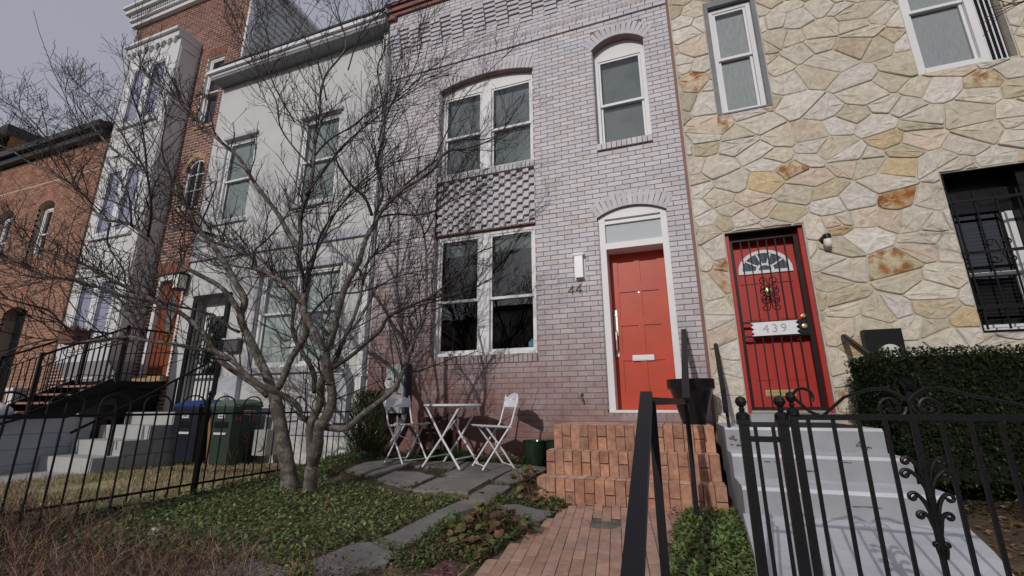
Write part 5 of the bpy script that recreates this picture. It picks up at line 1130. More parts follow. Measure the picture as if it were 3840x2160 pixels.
b = MB(); b.tube([(-2.30, -.14, -.10), (-2.30, -.14, .02), (-2.05, -.14, .02), (-2.05, -.14, .10), (-1.93, -.14, .10), (-1.93, -.10, -.46)], .024, 8); b.tube([(-2.42, -.12, .02), (-2.30, -.14, .02)], .03, 8); b.tube([(-2.42, -.12, .02), (-2.42, -.12, -.46)], .024, 8); b.lathe((-2.18, -.14, .02), [(.03, 0), (.06, .015), (.06, .03), (.02, .05), (.015, .09)], 14); b.build('pipe', m_gaspipe, T)
b = MB(); b.box(-2.26, -2.13, -.285, -.2605, -.23, -.14); b.box(-2.25, -2.06, -.28, -.262, -.34, -.29); b.build('meter_plate', m_gasmeter, T)

# ================================================================== the bare tree
LIMBS = [[-2.87,-1.82,-0.64,73,-2.94,-1.82,-0.46,68,-3.02,-1.82,-0.26,65,-3.15,-1.82,0.07,60,-3.23,-1.82,0.26,57,-3.27,-1.82,0.33,56],[-2.58,-1.9,-0.66,66,-2.58,-1.9,-0.52,61,-2.58,-1.9,-0.37,58],[-2.58,-1.9,-0.37,46,-2.64,-1.89,-0.18,44,-2.67,-1.88,0.03,42,-2.64,-1.87,0.22,40,-2.6,-1.86,0.42,38,-2.54,-1.85,0.59,37],[-2.58,-1.9,-0.37,55,-2.49,-1.92,-0.18,52,-2.45,-1.94,-0.01,50,-2.39,-1.95,0.14,48,-2.37,-1.97,0.32,46,-2.4,-1.99,0.56,44,-2.46,-2.0,0.7,43],[-3.35,-1.82,0.31,39,-3.51,-1.88,0.43,35,-3.78,-1.98,0.62,32,-3.95,-2.06,0.81,30,-4.16,-2.14,1.03,27,-4.42,-2.24,1.23,25,-4.54,-2.27,1.31,23,-4.78,-2.34,1.41,22,-4.96,-2.4,1.49,20,-5.15,-2.45,1.59,19,-5.38,-2.51,1.7,17,-5.61,-2.58,1.82,16,-6.01,-2.68,1.97,13,-6.36,-2.76,2.12,11,-6.7,-2.84,2.29,9,-6.94,-2.9,2.43,7],[-3.27,-1.82,0.33,51,-3.43,-1.8,0.52,48,-3.75,-1.77,0.85,45,-3.91,-1.76,1.03,43,-3.99,-1.75,1.23,41,-4.08,-1.73,1.45,40,-4.26,-1.71,1.71,38,-4.56,-1.69,2.03,36,-4.9,-1.67,2.31,34,-5.18,-1.66,2.59,32,-5.43,-1.64,2.87,30,-5.68,-1.63,3.1,29,-6.08,-1.61,3.38,27,-6.63,-1.59,3.72,24,-7.22,-1.57,4.07,22,-7.97,-1.55,4.55,18,-8.65,-1.52,5.1,15,-9.44,-1.5,5.76,11],[-3.94,-1.75,1.12,34,-4.0,-1.83,1.33,31,-4.2,-1.93,1.56,28,-4.43,-2.02,1.72,26,-4.64,-2.09,1.84,24,-4.88,-2.17,1.99,23,-5.1,-2.26,2.16,21,-5.36,-2.35,2.37,19,-5.55,-2.41,2.44,18,-5.74,-2.47,2.49,17,-5.91,-2.53,2.65,15,-6.12,-2.62,2.9,14,-6.47,-2.73,3.1,12,-6.85,-2.83,3.3,10,-7.2,-2.92,3.5,8,-7.52,-3.0,3.63,6],[-3.99,-1.76,1.05,18,-4.08,-1.79,1.1,17,-4.24,-1.83,1.19,17,-4.49,-1.9,1.31,15,-4.74,-1.97,1.38,14,-5.02,-2.04,1.44,13,-5.27,-2.1,1.48,13,-5.6,-2.18,1.54,12,-5.85,-2.24,1.64,11,-6.24,-2.33,1.76,10,-6.49,-2.39,1.8,9,-6.95,-2.49,1.85,8,-7.49,-2.6,2.07,6],[-2.72,-1.88,0.07,31,-2.8,-1.92,0.09,30,-2.82,-1.97,0.2,29,-2.91,-2.03,0.3,27,-3.03,-2.1,0.38,26,-3.2,-2.19,0.5,24,-3.36,-2.29,0.63,22,-3.53,-2.38,0.73,21,-3.68,-2.45,0.77,19,-3.9,-2.56,0.82,18,-4.1,-2.66,0.84,16,-4.22,-2.72,0.87,15,-4.33,-2.78,0.88,14,-4.47,-2.86,0.85,13,-4.62,-2.95,0.82,12,-4.82,-3.06,0.85,10,-4.96,-3.17,0.78,8,-5.07,-3.3,0.67,7],[-4.14,-2.69,0.9,14,-4.17,-2.73,1.02,13,-4.31,-2.79,1.17,12,-4.56,-2.87,1.34,10,-4.75,-2.92,1.42,9,-4.92,-2.97,1.49,9,-5.25,-3.05,1.53,7,-5.54,-3.13,1.62,6,-5.84,-3.2,1.71,5],[-3.94,-2.58,0.84,12,-3.98,-2.59,1.01,9,-4.0,-2.59,1.16,7,-4.06,-2.6,1.28,6],[-4.65,-2.94,0.86,13,-4.7,-3.09,0.99,11,-4.75,-3.23,1.09,9,-4.8,-3.37,1.14,8,-4.83,-3.5,1.16,6],[-2.57,-1.86,0.45,32,-2.58,-1.76,0.65,28,-2.57,-1.64,0.92,24,-2.54,-1.57,1.08,22,-2.58,-1.45,1.4,19,-2.64,-1.32,1.79,15,-2.62,-1.25,1.97,13,-2.53,-1.2,2.05,12],[-2.48,-2.0,0.76,36,-2.71,-1.93,1.01,33,-2.97,-1.86,1.25,32,-3.18,-1.81,1.44,31,-3.43,-1.76,1.6,30,-3.73,-1.71,1.75,29,-3.95,-1.67,1.87,28,-4.14,-1.64,2.03,27,-4.48,-1.58,2.22,26,-4.95,-1.52,2.4,24,-4.87,-1.5,2.44,24,-5.29,-1.45,2.6,22,-5.79,-1.39,2.75,21,-6.33,-1.33,2.88,19,-6.86,-1.27,3.15,17,-7.67,-1.19,3.47,14,-8.75,-1.1,3.92,11],[-4.05,-1.67,1.87,13,-4.0,-1.67,2.1,11,-3.91,-1.68,2.24,10,-3.73,-1.68,2.41,9,-3.48,-1.69,2.52,7,-3.11,-1.7,2.56,6],[-2.47,-2.0,0.74,38,-2.45,-1.95,0.92,36,-2.46,-1.87,1.21,33,-2.47,-1.8,1.49,31,-2.42,-1.72,1.78,28,-2.37,-1.65,2.05,26,-2.34,-1.59,2.3,25,-2.31,-1.56,2.41,24,-2.19,-1.51,2.58,22,-2.01,-1.46,2.7,20,-1.85,-1.41,2.82,18,-1.7,-1.35,2.97,16,-1.57,-1.3,3.17,14,-1.35,-1.24,3.25,12,-1.1,-1.18,3.33,10,-0.82,-1.1,3.45,7],[-2.36,-1.58,2.37,20,-2.4,-1.72,2.55,16,-2.49,-1.83,2.67,13,-2.53,-1.97,2.84,11,-2.55,-2.07,2.97,9,-2.61,-2.17,3.07,7,-2.7,-2.3,3.19,5],[-2.33,-1.57,2.4,17,-2.24,-1.57,2.65,15,-2.32,-1.58,3.01,14,-2.29,-1.58,3.35,12,-2.33,-1.58,3.66,11,-2.33,-1.59,3.97,10,-2.44,-1.59,4.43,9,-2.36,-1.59,4.84,8,-2.63,-1.6,5.39,6],[-2.37,-1.63,2.14,14,-2.3,-1.48,2.37,12,-2.16,-1.35,2.48,11,-1.99,-1.21,2.49,9,-1.83,-1.09,2.55,8,-1.66,-0.93,2.72,7,-1.36,-0.7,2.95,5],[-2.98,-2.06,0.36,36,-2.96,-2.04,0.47,34,-2.88,-1.99,0.69,32,-2.83,-1.95,0.92,31,-2.84,-1.92,1.07,30,-2.93,-1.89,1.29,29,-3.05,-1.84,1.58,28,-3.15,-1.8,1.86,27,-3.21,-1.76,2.15,26,-3.28,-1.73,2.42,25,-3.31,-1.68,2.76,23,-3.33,-1.63,3.18,21,-3.34,-1.58,3.59,20,-3.36,-1.54,3.94,18,-3.45,-1.51,4.25,17,-3.43,-1.46,4.71,15,-3.22,-1.39,5.22,13,-3.4,-1.34,5.79,11,-3.63,-1.3,6.31,9],[-3.18,-1.78,1.99,33,-3.36,-1.83,2.18,30,-3.51,-1.88,2.42,28,-3.66,-1.93,2.67,26,-3.88,-1.98,2.9,24,-4.1,-2.05,3.24,21,-4.33,-2.1,3.46,20,-4.65,-2.16,3.74,17,-4.81,-2.19,3.9,16,-5.17,-2.25,4.24,14,-5.73,-2.34,4.67,11,-6.14,-2.4,5.06,9],[-3.0,-1.81,1.79,16,-3.05,-1.62,2.12,14,-3.09,-1.42,2.48,12,-3.1,-1.27,2.78,11,-3.02,-1.09,3.09,9,-2.88,-0.9,3.37,7],[-2.98,-1.85,1.52,19,-2.85,-1.94,1.79,14,-2.63,-2.03,2.0,11,-2.35,-2.13,2.22,7,-2.16,-2.2,2.34,5],[-3.33,-1.63,3.18,14,-3.65,-1.67,3.53,12,-3.91,-1.71,3.89,11,-4.04,-1.75,4.3,9,-4.33,-1.8,4.81,8,-4.65,-1.85,5.36,7,-4.94,-1.9,5.92,5],[-3.31,-1.68,2.76,18,-3.18,-1.55,3.2,15,-3.03,-1.43,3.58,12,-2.63,-1.23,4.08,9,-2.36,-1.11,4.4,7,-2.07,-1.0,4.67,5],[-2.68,-1.86,0.34,29,-2.83,-1.78,0.56,26,-3.12,-1.68,0.86,23,-3.34,-1.61,1.07,21,-3.44,-1.55,1.29,19,-3.45,-1.5,1.45,17],[-3.45,-1.5,1.44,13,-3.7,-1.4,1.64,10,-3.94,-1.33,1.74,8,-4.3,-1.2,2.05,5],[-2.48,-1.94,0.01,35,-2.26,-1.84,-0.02,31,-2.12,-1.74,0.12,28,-1.97,-1.62,0.33,26,-1.88,-1.52,0.55,24,-1.82,-1.42,0.78,22,-1.77,-1.32,1.05,20,-1.79,-1.24,1.28,19,-1.89,-1.11,1.72,16,-2.02,-0.97,2.24,13,-2.16,-0.89,2.59,11,-2.36,-0.82,2.86,10,-2.65,-0.75,3.08,8],[-1.82,-1.42,0.78,15,-1.94,-1.19,1.0,12,-2.14,-0.97,1.23,10,-2.13,-0.74,1.44,8,-2.08,-0.6,1.51,6],[-2.04,-0.96,2.28,11,-1.99,-0.8,2.6,8,-1.99,-0.64,2.98,7,-1.89,-0.5,3.28,5],[-2.37,-1.99,0.56,24,-2.27,-1.86,0.7,21,-2.19,-1.76,0.82,19,-2.11,-1.65,0.98,18,-2.04,-1.55,1.12,17,-1.89,-1.43,1.25,15,-1.72,-1.32,1.36,13,-1.62,-1.24,1.45,12,-1.41,-1.05,1.75,9,-1.3,-0.94,1.95,8,-1.08,-0.81,2.12,6,-0.91,-0.7,2.25,4],[-1.65,-1.26,1.39,13,-1.44,-0.97,1.49,9,-1.29,-0.75,1.64,7,-1.11,-0.5,1.84,5],[-1.51,-1.14,1.62,8,-1.42,-1.02,1.88,6,-1.36,-0.9,2.15,4],[-2.85,-1.89,1.13,15,-2.86,-1.68,1.39,13,-2.79,-1.57,1.45,12,-2.66,-1.41,1.5,11,-2.53,-1.24,1.6,9,-2.35,-1.03,1.74,7,-2.23,-0.9,1.84,6],[-2.47,-2.0,0.76,11,-2.65,-1.85,0.99,9,-2.78,-1.71,1.24,8,-2.97,-1.6,1.44,7],[-3.71,-1.3,3.51,15,-3.48,-1.24,3.84,12,-3.19,-1.17,4.07,10,-2.89,-1.12,4.23,8,-2.58,-1.06,4.34,7,-2.29,-1.0,4.62,5],[-2.41,-0.9,3.11,16,-2.04,-0.81,3.41,12,-1.86,-0.76,3.61,10,-1.6,-0.71,3.73,8,-1.34,-0.67,3.74,7,-0.98,-0.6,3.81,5],[-2.04,-0.81,3.41,11,-1.84,-0.81,3.8,9,-1.57,-0.81,4.34,7,-1.29,-0.8,4.61,5,-0.91,-0.8,4.92,3],[-2.58,-1.3,3.6,11,-2.45,-1.27,4.01,9,-2.21,-1.24,4.49,7,-2.06,-1.22,4.88,6,-2.13,-1.2,5.36,5],[-3.65,-1.7,3.88,13,-4.07,-1.82,4.64,9,-4.16,-1.91,5.26,7,-4.4,-2.0,5.88,5],[-3.44,-1.4,4.37,12,-3.58,-1.57,5.02,8,-3.86,-1.7,5.52,7,-4.0,-1.8,5.94,5],[-3.21,-1.3,4.89,10,-3.02,-1.3,5.4,8,-2.76,-1.3,5.73,6,-2.58,-1.3,5.92,5],[-5.45,-2.1,2.33,18,-5.38,-2.16,2.69,15,-5.55,-2.23,3.23,12,-5.55,-2.29,3.62,10,-5.71,-2.35,4.05,8,-5.95,-2.4,4.45,7],[-6.02,-1.6,3.11,18,-6.13,-1.62,3.54,14,-6.38,-1.65,4.1,11,-6.31,-1.68,4.57,8,-6.54,-1.7,5.14,6],[-5.37,-2.35,2.38,13,-5.45,-2.41,2.75,11,-5.78,-2.47,3.15,9,-6.19,-2.53,3.54,7,-6.74,-2.6,3.99,5],[-6.12,-2.62,2.9,11,-6.61,-2.67,3.41,9,-7.07,-2.72,3.84,7,-7.61,-2.76,4.25,6,-8.32,-2.8,4.68,5],[-5.81,-2.35,2.48,14,-5.71,-2.33,2.16,11,-5.39,-2.31,1.82,9,-5.36,-2.3,1.67,9],[-6.63,-1.59,3.72,15,-7.32,-1.57,4.35,12,-7.91,-1.55,4.95,11,-8.87,-1.53,5.7,9,-10.1,-1.5,6.7,7],[-5.18,-1.66,2.59,13,-5.26,-1.52,3.13,10,-5.33,-1.45,3.44,8,-5.58,-1.4,3.4,7]]
TR = thing('bare_tree', 'leafless twin trunked tree spreading dark twigs before the stucco house', 'tree', (-2.7, -1.85, -.65))
rt = random.Random(11)
paths = []
for i, l in enumerate(LIMBS):
    P = [Vector((l[k], l[k + 1], l[k + 2])) for k in range(0, len(l), 4)]; r = [max(l[k + 3] / 1000, .0032) for k in range(0, len(l), 4)]
    if i > 1:
        for k in range(1, len(P) - 1): P[k] += Vector((rt.uniform(-.012, .012), rt.uniform(-.05, .05), rt.uniform(-.012, .012)))
    if i in (0, 1): P[0].z -= .12; r[0] *= 1.25; r = [v * 1.08 for v in r]
    P, r = smooth_path(P, r, 4); r = [v * 1.0 for v in r]
    r = [v * (1 + rt.uniform(-.05, .09)) for v in r]; paths.append((P, r))
    b = MB(); b.tube(P, r, 9 if r[0] > .02 else 6); b.build('trunk' if i in (0, 1) else 'limb', m_bark if r[0] > .03 else m_limb, TR, smooth=True)
TW = MB(); CEN = Vector((-2.7, -1.8, .6))
def grow(P, r, level, n, lmin, lmax, t0):
    tot = len(P) - 1
    for _ in range(n):
        f = t0 + (1 - t0) * rt.random() ** .85; k = min(int(f * tot), tot - 1); p = P[k].lerp(P[k + 1], f * tot - k)
        d = (P[k + 1] - P[k]).normalized(); rn = Vector((rt.gauss(0, 1), rt.gauss(0, .8), rt.gauss(0, 1))); rn -= d * rn.dot(d)
        if rn.length < .1: continue
        rn.normalize(); out = (p - CEN); out.normalize()
        v = (d * rt.uniform(.35, .9) + rn * .75 + out * .28 + Vector((0, 0, .28))).normalized()
        L_ = rt.uniform(lmin, lmax) * (1 - .35 * f); m_ = 6 if level == 0 else (5 if level == 1 else 4)
        r0 = min(r[k] * .5, (.0090, .0064, .0048)[level]); Q = [p]; w = v.copy()
        for s in range(m_):
            w = (w + Vector((rt.gauss(0, .13), rt.gauss(0, .12), rt.gauss(0, .13) + .04))).normalized(); q = Q[-1] + w * L_ / m_
            if q.y > -.07: q.y = -.07 - rt.random() * .05
            Q.append(q)
        rr = [lerp(r0, (.0040, .0032, .0026)[level], s / m_) for s in range(m_ + 1)]
        TW.tube(Q, rr, 3, False)
        if level == 0: grow(Q, rr, 1, rt.randint(3, 6), .18, .55, .10)
        elif level == 1: grow(Q, rr, 2, rt.randint(0, 3), .08, .24, .15)
for i, (P, r) in enumerate(paths):
    if i in (0, 1): continue
    ln = sum((P[k + 1] - P[k]).length for k in range(len(P) - 1))
    grow(P, r, 0, int(ln * (9.0 if P[-1].x < -1.6 else 5.0) * (1.0 if r[0] < .02 else .85)), .30, 1.05 if P[-1].x < -1.6 else .7, .16 if r[0] < .02 else .26)
for i, (P, r) in enumerate(paths):                                # long shoots at the limb ends
    if i < 2 or P[-1].x > -1.6: continue
    d = (P[-1] - P[-4]).normalized()
    for _ in range(3):
        v = (d + Vector((rt.gauss(0, .35), rt.gauss(0, .25), rt.gauss(.15, .3)))).normalized(); Q = [P[-1 - rt.randint(0, 5)]]; L_ = rt.uniform(.7, 1.6)
        for s in range(7):
            v = (v + Vector((rt.gauss(0, .1), rt.gauss(0, .1), rt.gauss(.03, .1)))).normalized(); q = Q[-1] + v * L_ / 7; q.y = min(q.y, -.08); Q.append(q)
        rr = [lerp(.006, .0026, s / 7) for s in range(8)]; TW.tube(Q, rr, 3, False); grow(Q, rr, 1, rt.randint(5, 9), .15, .5, .05)
TW.build('twigs', m_twig, TR, kind='stuff')
# limb of the neighbouring tree reaching in at the right
T2 = thing('street_tree', 'bare limb of another tree reaching in before the stone house upper window', 'tree', (4.4, -3.4, -.7))
b = MB(); P, r = smooth_path([Vector(v) for v in ((4.5, -3.4, -.8), (4.45, -3.35, 1.0), (4.35, -3.25, 2.2), (4.2, -3.1, 3.2), (4.1, -3.0, 4.2))], [.10, .085, .07, .05, .03], 4); b.tube(P, r, 9); b.build('trunk', m_bark, T2, smooth=True)
sv = TW; TW = MB(); CEN = Vector((4.6, -3.2, 2.2))
for pts_ in ([(4.22, -3.12, 3.1), (3.7, -2.75, 3.02), (3.3, -2.5, 3.06), (3.02, -2.35, 3.0)], [(4.3, -3.2, 2.6), (3.8, -2.7, 2.66), (3.45, -2.4, 2.72), (3.2, -2.2, 2.78)], [(4.3, -3.2, 2.4), (3.7, -2.6, 2.1), (3.4, -2.4, 1.95)], [(4.1, -3.0, 3.9), (3.7, -2.6, 3.6), (3.35, -2.3, 3.5)]):
    P, r = smooth_path([Vector(v) for v in pts_], [lerp(.014, .004, k / (len(pts_) - 1)) for k in range(len(pts_))], 4)
    b = MB(); b.tube(P, r, 6); b.build('limb', m_twig, T2, smooth=True); grow(P, r, 1, 11, .12, .34, .25)
TW.build('twigs', m_twig, T2, kind='stuff')

# ================================================================== ground plants
rg = np.random.RandomState(5)
def leaf_field(name, pts, smin, smax, cols, zmin=.0, zmax=.05, tilt=.9, label=None, aspect=.55, parent=None, nrm=None, M=None):
    """diamond leaves folded on the midrib; pts (n, 3)"""
    n = len(pts); a = rg.uniform(0, 2 * np.pi, n); s = rg.uniform(smin, smax, n); up = rg.uniform(-.25, tilt, n)
    d = np.stack([np.cos(a) * np.cos(up), np.sin(a) * np.cos(up), np.sin(up)], 1); sd = np.stack([-np.sin(a), np.cos(a), rg.uniform(-.5, .5, n)], 1)
    p = pts.copy(); p[:, 2] += rg.uniform(zmin, zmax, n); dz = np.array([0, 0, 1.0])
    v = np.stack([p, p + d * (s * .5)[:, None] + sd * (s * aspect * .5)[:, None] + dz * (s * .08)[:, None], p + d * s[:, None], p + d * (s * .5)[:, None] - sd * (s * aspect * .5)[:, None] + dz * (s * .08)[:, None]], 1).reshape(-1, 3)
    idx = np.arange(n) * 4; f = np.concatenate([np.stack([idx, idx + 1, idx + 2], 1), np.stack([idx, idx + 2, idx + 3], 1)], 0).reshape(n * 2, 3)
    me = bpy.data.meshes.new(name); me.vertices.add(n * 4); me.vertices.foreach_set('co', v.ravel()); me.loops.add(n * 6); me.loops.foreach_set('vertex_index', f.ravel().astype(np.int32))
    me.polygons.add(n * 2); me.polygons.foreach_set('loop_start', (np.arange(n * 2) * 3).astype(np.int32)); me.polygons.foreach_set('loop_total', np.full(n * 2, 3, np.int32))
    c = np.array(cols)[rg.randint(0, len(cols), n)] * rg.uniform(.65, 1.35, (n, 1)); c2 = np.concatenate([c, np.ones((n, 1))], 1); c3 = np.concatenate([c2, c2], 0)
    at = me.attributes.new('Col', 'FLOAT_COLOR', 'CORNER'); at.data.foreach_set('color', np.repeat(c3, 3, 0).ravel().astype(np.float32)); me.update(); me.validate()
    me.materials.append(M or m_leaf); o = bpy.data.objects.new(name, me); COL.objects.link(o); o['kind'] = 'stuff'
    if label: o['label'] = label
    if parent: put(o, parent)
    return o
def scatter(n, x0, x1, y0, y1, ok, seed=1):
    r_ = np.random.RandomState(seed); out = []
    while len(out) < n:
        X = r_.uniform(x0, x1, n); Y = r_.uniform(y0, y1, n)
        for x, y in zip(X, Y):
            if ok(x, y): out.append((x, y, gz(x, y)))
            if len(out) >= n: break
    return np.array(out)
from mathutils import noise as MN
def nz(x, y, s=1.3): return MN.noise(Vector((x * s, y * s, 3.7)))
ALLSL = [[(lerp(sum(p[0] for p in P) / len(P), x, .985), lerp(sum(p[1] for p in P) / len(P), y, .985)) for x, y in P] for P in SL]
def on_slab(x, y): return any(inpoly(x, y, P) for P in ALLSL)
G1 = [(.15, .21, .065), (.20, .26, .085), (.09, .14, .045), (.27, .32, .12), (.16, .19, .08), (.08, .12, .05)]
def bed1(x, y):                                                    # creeping ground cover round the tree
    if on_slab(x, y) or inpoly(x, y, PO) or x > -1.02 + .12 * nz(x, y, 3): return False
    e = -1.45 - .25 * sm(-2.6, -1.8, x) + .12 * nz(x, y, 2.5)
    if x < -2.9: e = -.8
    return y < e and y > -3.45 + .35 * nz(x, y) and x > -3.66
def wallstrip(x, y): return y > -.42 + .12 * nz(x, y, 2.2) and y < -.05 and x < -.95 and x > -3.6 and not on_slab(x, y) or (x < -2.9 and y > -.75 and y < -.05)
def joints(x, y): return (not on_slab(x, y)) and -1.5 < y < -.35 and -2.9 < x < -.65 and nz(x, y, 2.0) > .02
def gpath(x, y): return not on_slab(x, y) and not inpoly(x, y, PO) and -1.02 < x < -.05 and -3.1 < y < -1.5 and nz(x, y, 1.7) > -.28 and not inpoly(x, y, CP_)
def rstrip(x, y): return not inpoly(x, y, PO) and .66 < x < 1.19 and -3.6 < y < -1.40 and nz(x, y, 2.4) > -.33
leaf_field('ground_cover', scatter(17000, -3.66, -1.0, -3.6, -.7, bed1, 2), .020, .046, G1, 0, .055)
leaf_field('ground_cover', scatter(3600, -3.6, -.9, -.8, -.03, wallstrip, 3), .020, .045, [(.05, .09, .03), (.065, .11, .035), (.08, .12, .045)], 0, .07)
leaf_field('ground_cover', scatter(2200, -2.9, -.65, -1.5, -.3, joints, 4), .012, .028, [(.07, .10, .03), (.09, .11, .04), (.05, .08, .025)], 0, .02)
leaf_field('ground_cover', scatter(5200, -1.05, -.05, -3.1, -1.4, gpath, 5), .016, .036, [(.09, .15, .045), (.13, .19, .06), (.075, .12, .04), (.17, .13, .07)], 0, .045)
leaf_field('ground_cover', scatter(6500, .62, 1.2, -3.6, -1.40, rstrip, 6), .020, .048, [(.13, .20, .055), (.17, .25, .07), (.09, .15, .045), (.17, .20, .08)], 0, .05)
leaf_field('ground_cover', scatter(900, -3.69, -3.3, -3.9, -.1, lambda x, y: nz(x, y, 2) > 0, 7), .02, .04, G1, 0, .05)
# the dry lawn: blades and fallen leaves
def blades(name, pts, h0, h1, cols, lean=.6, w=.003, M=None):
    n = len(pts); a = rg.uniform(0, 6.283, n); h = rg.uniform(h0, h1, n); l = rg.uniform(0, lean, n) * h
    t = pts + np.stack([np.cos(a) * l, np.sin(a) * l, h], 1); s = np.stack([-np.sin(a), np.cos(a), 0 * a], 1) * w
    v = np.stack([pts - s, pts + s, t], 1).reshape(-1, 3); me = bpy.data.meshes.new(name); me.vertices.add(n * 3); me.vertices.foreach_set('co', v.ravel()); me.loops.add(n * 3); me.loops.foreach_set('vertex_index', np.arange(n * 3, dtype=np.int32))
    me.polygons.add(n); me.polygons.foreach_set('loop_start', (np.arange(n) * 3).astype(np.int32)); me.polygons.foreach_set('loop_total', np.full(n, 3, np.int32))
    c = np.array(cols)[rg.randint(0, len(cols), n)] * rg.uniform(.6, 1.3, (n, 1)); at = me.attributes.new('Col', 'FLOAT_COLOR', 'CORNER'); at.data.foreach_set('color', np.repeat(np.concatenate([c, np.ones((n, 1))], 1), 3, 0).ravel().astype(np.float32)); me.update()
    me.materials.append(M or m_leaf); o = bpy.data.objects.new(name, me); COL.objects.link(o); o['kind'] = 'stuff'; return o
lawn_ok = lambda x, y: nz(x, y, 1.2) > -.35 and not (-7.8 < x < -6.6 and y > -1.6) and not (x < -6.85)
blades('grass', scatter(26000, -7.2, -3.72, -4.2, -.3, lawn_ok, 8), .02, .06, [(.42, .34, .20), (.33, .28, .15), (.18, .19, .08), (.50, .41, .28)])
blades('grass', scatter(1500, -2.4, -1.3, -.33, -.06, lambda x, y: nz(x, y, 3) > -.1, 9), .05, .16, [(.04, .08, .02), (.06, .10, .03)], .7, .004)
LT = [(.20, .10, .05), (.15, .075, .04), (.26, .16, .09), (.12, .06, .035)]
leaf_field('fallen_leaves', scatter(700, -6.9, -3.75, -1.2, -.25, lambda x, y: nz(x, y, 1.6) > -.1 and not (-6.6 < x < -4.9 and -1 < y < -.3), 10), .03, .07, LT, .01, .03, .5, aspect=.7)
leaf_field('fallen_leaves', scatter(420, -3.6, -.1, -3.6, -.05, lambda x, y: not on_slab(x, y) and not inpoly(x, y, PO), 12), .025, .055, LT, .02, .06, .6, aspect=.7)
leaf_field('fallen_leaves', scatter(420, .7, 1.2, -3.4, -1.4, lambda x, y: True, 13), .02, .05, LT, .0, .05, .6, aspect=.7)
leaf_field('mulch', scatter(3200, 2.05, 5.2, -4.2, -.9, lambda x, y: x > 2.46 or x > 2.44 - .25 * (-y - 1.86), 14), .03, .10, [(.30, .19, .10), (.22, .13, .07), (.16, .09, .05), (.36, .25, .14)], .0, .03, .25, aspect=.35)
blades('grass', scatter(2600, 1.95, 4.2, -4.2, -2.3, lambda x, y: x > 2.25 + .2 * nz(x, y, 2), 15), .02, .06, [(.14, .14, .06), (.22, .19, .09), (.09, .11, .04)])
# dead stems in the near bed
ST = MB(); rd = random.Random(9)
def stem(x, y, h, c, r0=.0028, br=3):
    z = gz(x, y); p = Vector((x, y, z)); w = Vector((rd.gauss(0, .35), rd.gauss(0, .35), 1)).normalized(); Q = [p]; n = 5
    for k in range(n): w = (w + Vector((rd.gauss(0, .16), rd.gauss(0, .16), rd.gauss(0, .05)))).normalized(); Q.append(Q[-1] + w * h / n)
    ST.cur = c; ST.tube(Q, [lerp(r0, .0009, k / n) for k in range(n + 1)], 3, False)
    for _ in range(br):
        k = rd.randint(1, n - 1); d = (w + Vector((rd.gauss(0, .7), rd.gauss(0, .7), rd.gauss(.1, .3)))).normalized(); L_ = h * rd.uniform(.15, .45); q = Q[k]
        ST.tube([q, q + d * L_ * .5, q + (d + Vector((rd.gauss(0, .2), rd.gauss(0, .2), .1))).normalized() * L_], [.0016, .0012, .0007], 3, False)
SCOL = [(.18, .115, .08), (.23, .15, .105), (.12, .072, .052), (.32, .235, .17), (.22, .16, .115)]
cnt = 0
while cnt < 1250:
    x = rd.uniform(-4.2, -.95); y = rd.uniform(-4.1, -3.0); f = (-y - 3.22) + .2 * sm(-2.6, -3.6, x) + .35 * nz(x, y, 1.4)
    if rd.random() > f * 1.25: continue
    stem(x, y, rd.uniform(.07, .26) * (1 + .4 * sm(-2.4, -3.6, x)), [v * rd.uniform(.7, 1.25) for v in rd.choice(SCOL)]); cnt += 1
for x, y, h in ((-2.66, -2.72, .62), (-3.05, -3.0, .5), (-1.8, -2.4, .55), (-2.0, -2.35, .4), (-3.3, -3.2, .45), (-1.55, -2.9, .5), (-3.5, -3.0, .4)): stem(x, y, h, (.10, .06, .045), .0045, 6)
ST.build('dead_stems', m_deadstem, None, kind='stuff')
leaf_field('dead_leaves', scatter(5200, -4.0, -.9, -4.1, -2.85, lambda x, y: (-y - 3.05) * 1.2 + .5 * nz(x, y) > rd.random() * .8, 16), .014, .036, [(.15, .085, .055), (.19, .12, .08), (.10, .058, .04), (.13, .09, .06)], .0, .14, .9)
leaf_field('dry_twiggy_growth', scatter(1500, -1.5, -.45, -3.6, -2.7, lambda x, y: not inpoly(x, y, PO) and not on_slab(x, y), 17), .012, .03, [(.20, .16, .09), (.14, .10, .06), (.10, .11, .04)], .0, .05)
def rock(x, y, s, label, grp=None):
    b = MB(); rr = random.Random(int(x * -77)); n, k = 10, 6; vs = []
    for j in range(k + 1):
        for i in range(n): u = 2 * math.pi * i / n; v = math.pi * j / k; q = rr.uniform(.85, 1.1); vs.append((x + s * q * math.sin(v) * math.cos(u), y + s * .7 * q * math.sin(v) * math.sin(u), gz(x, y) + .012 + s * .5 * (math.cos(v)) * q))
    b.add(vs, [(j * n + (i + 1) % n, j * n + i, (j + 1) * n + i, (j + 1) * n + (i + 1) % n) for j in range(k) for i in range(n)]); return tag(b.build('stone_lump', m_rock, smooth=True), label, 'stone', grp)
rock(-2.89, -3.06, .085, 'pale flat stone lying in the ground cover beside the dead stems'); rock(-.60, -2.27, .05, 'pale round stone beneath the bronze leaved plant'); rock(-3.38, -2.98, .04, 'small pale stone near the fence foot in the bed')
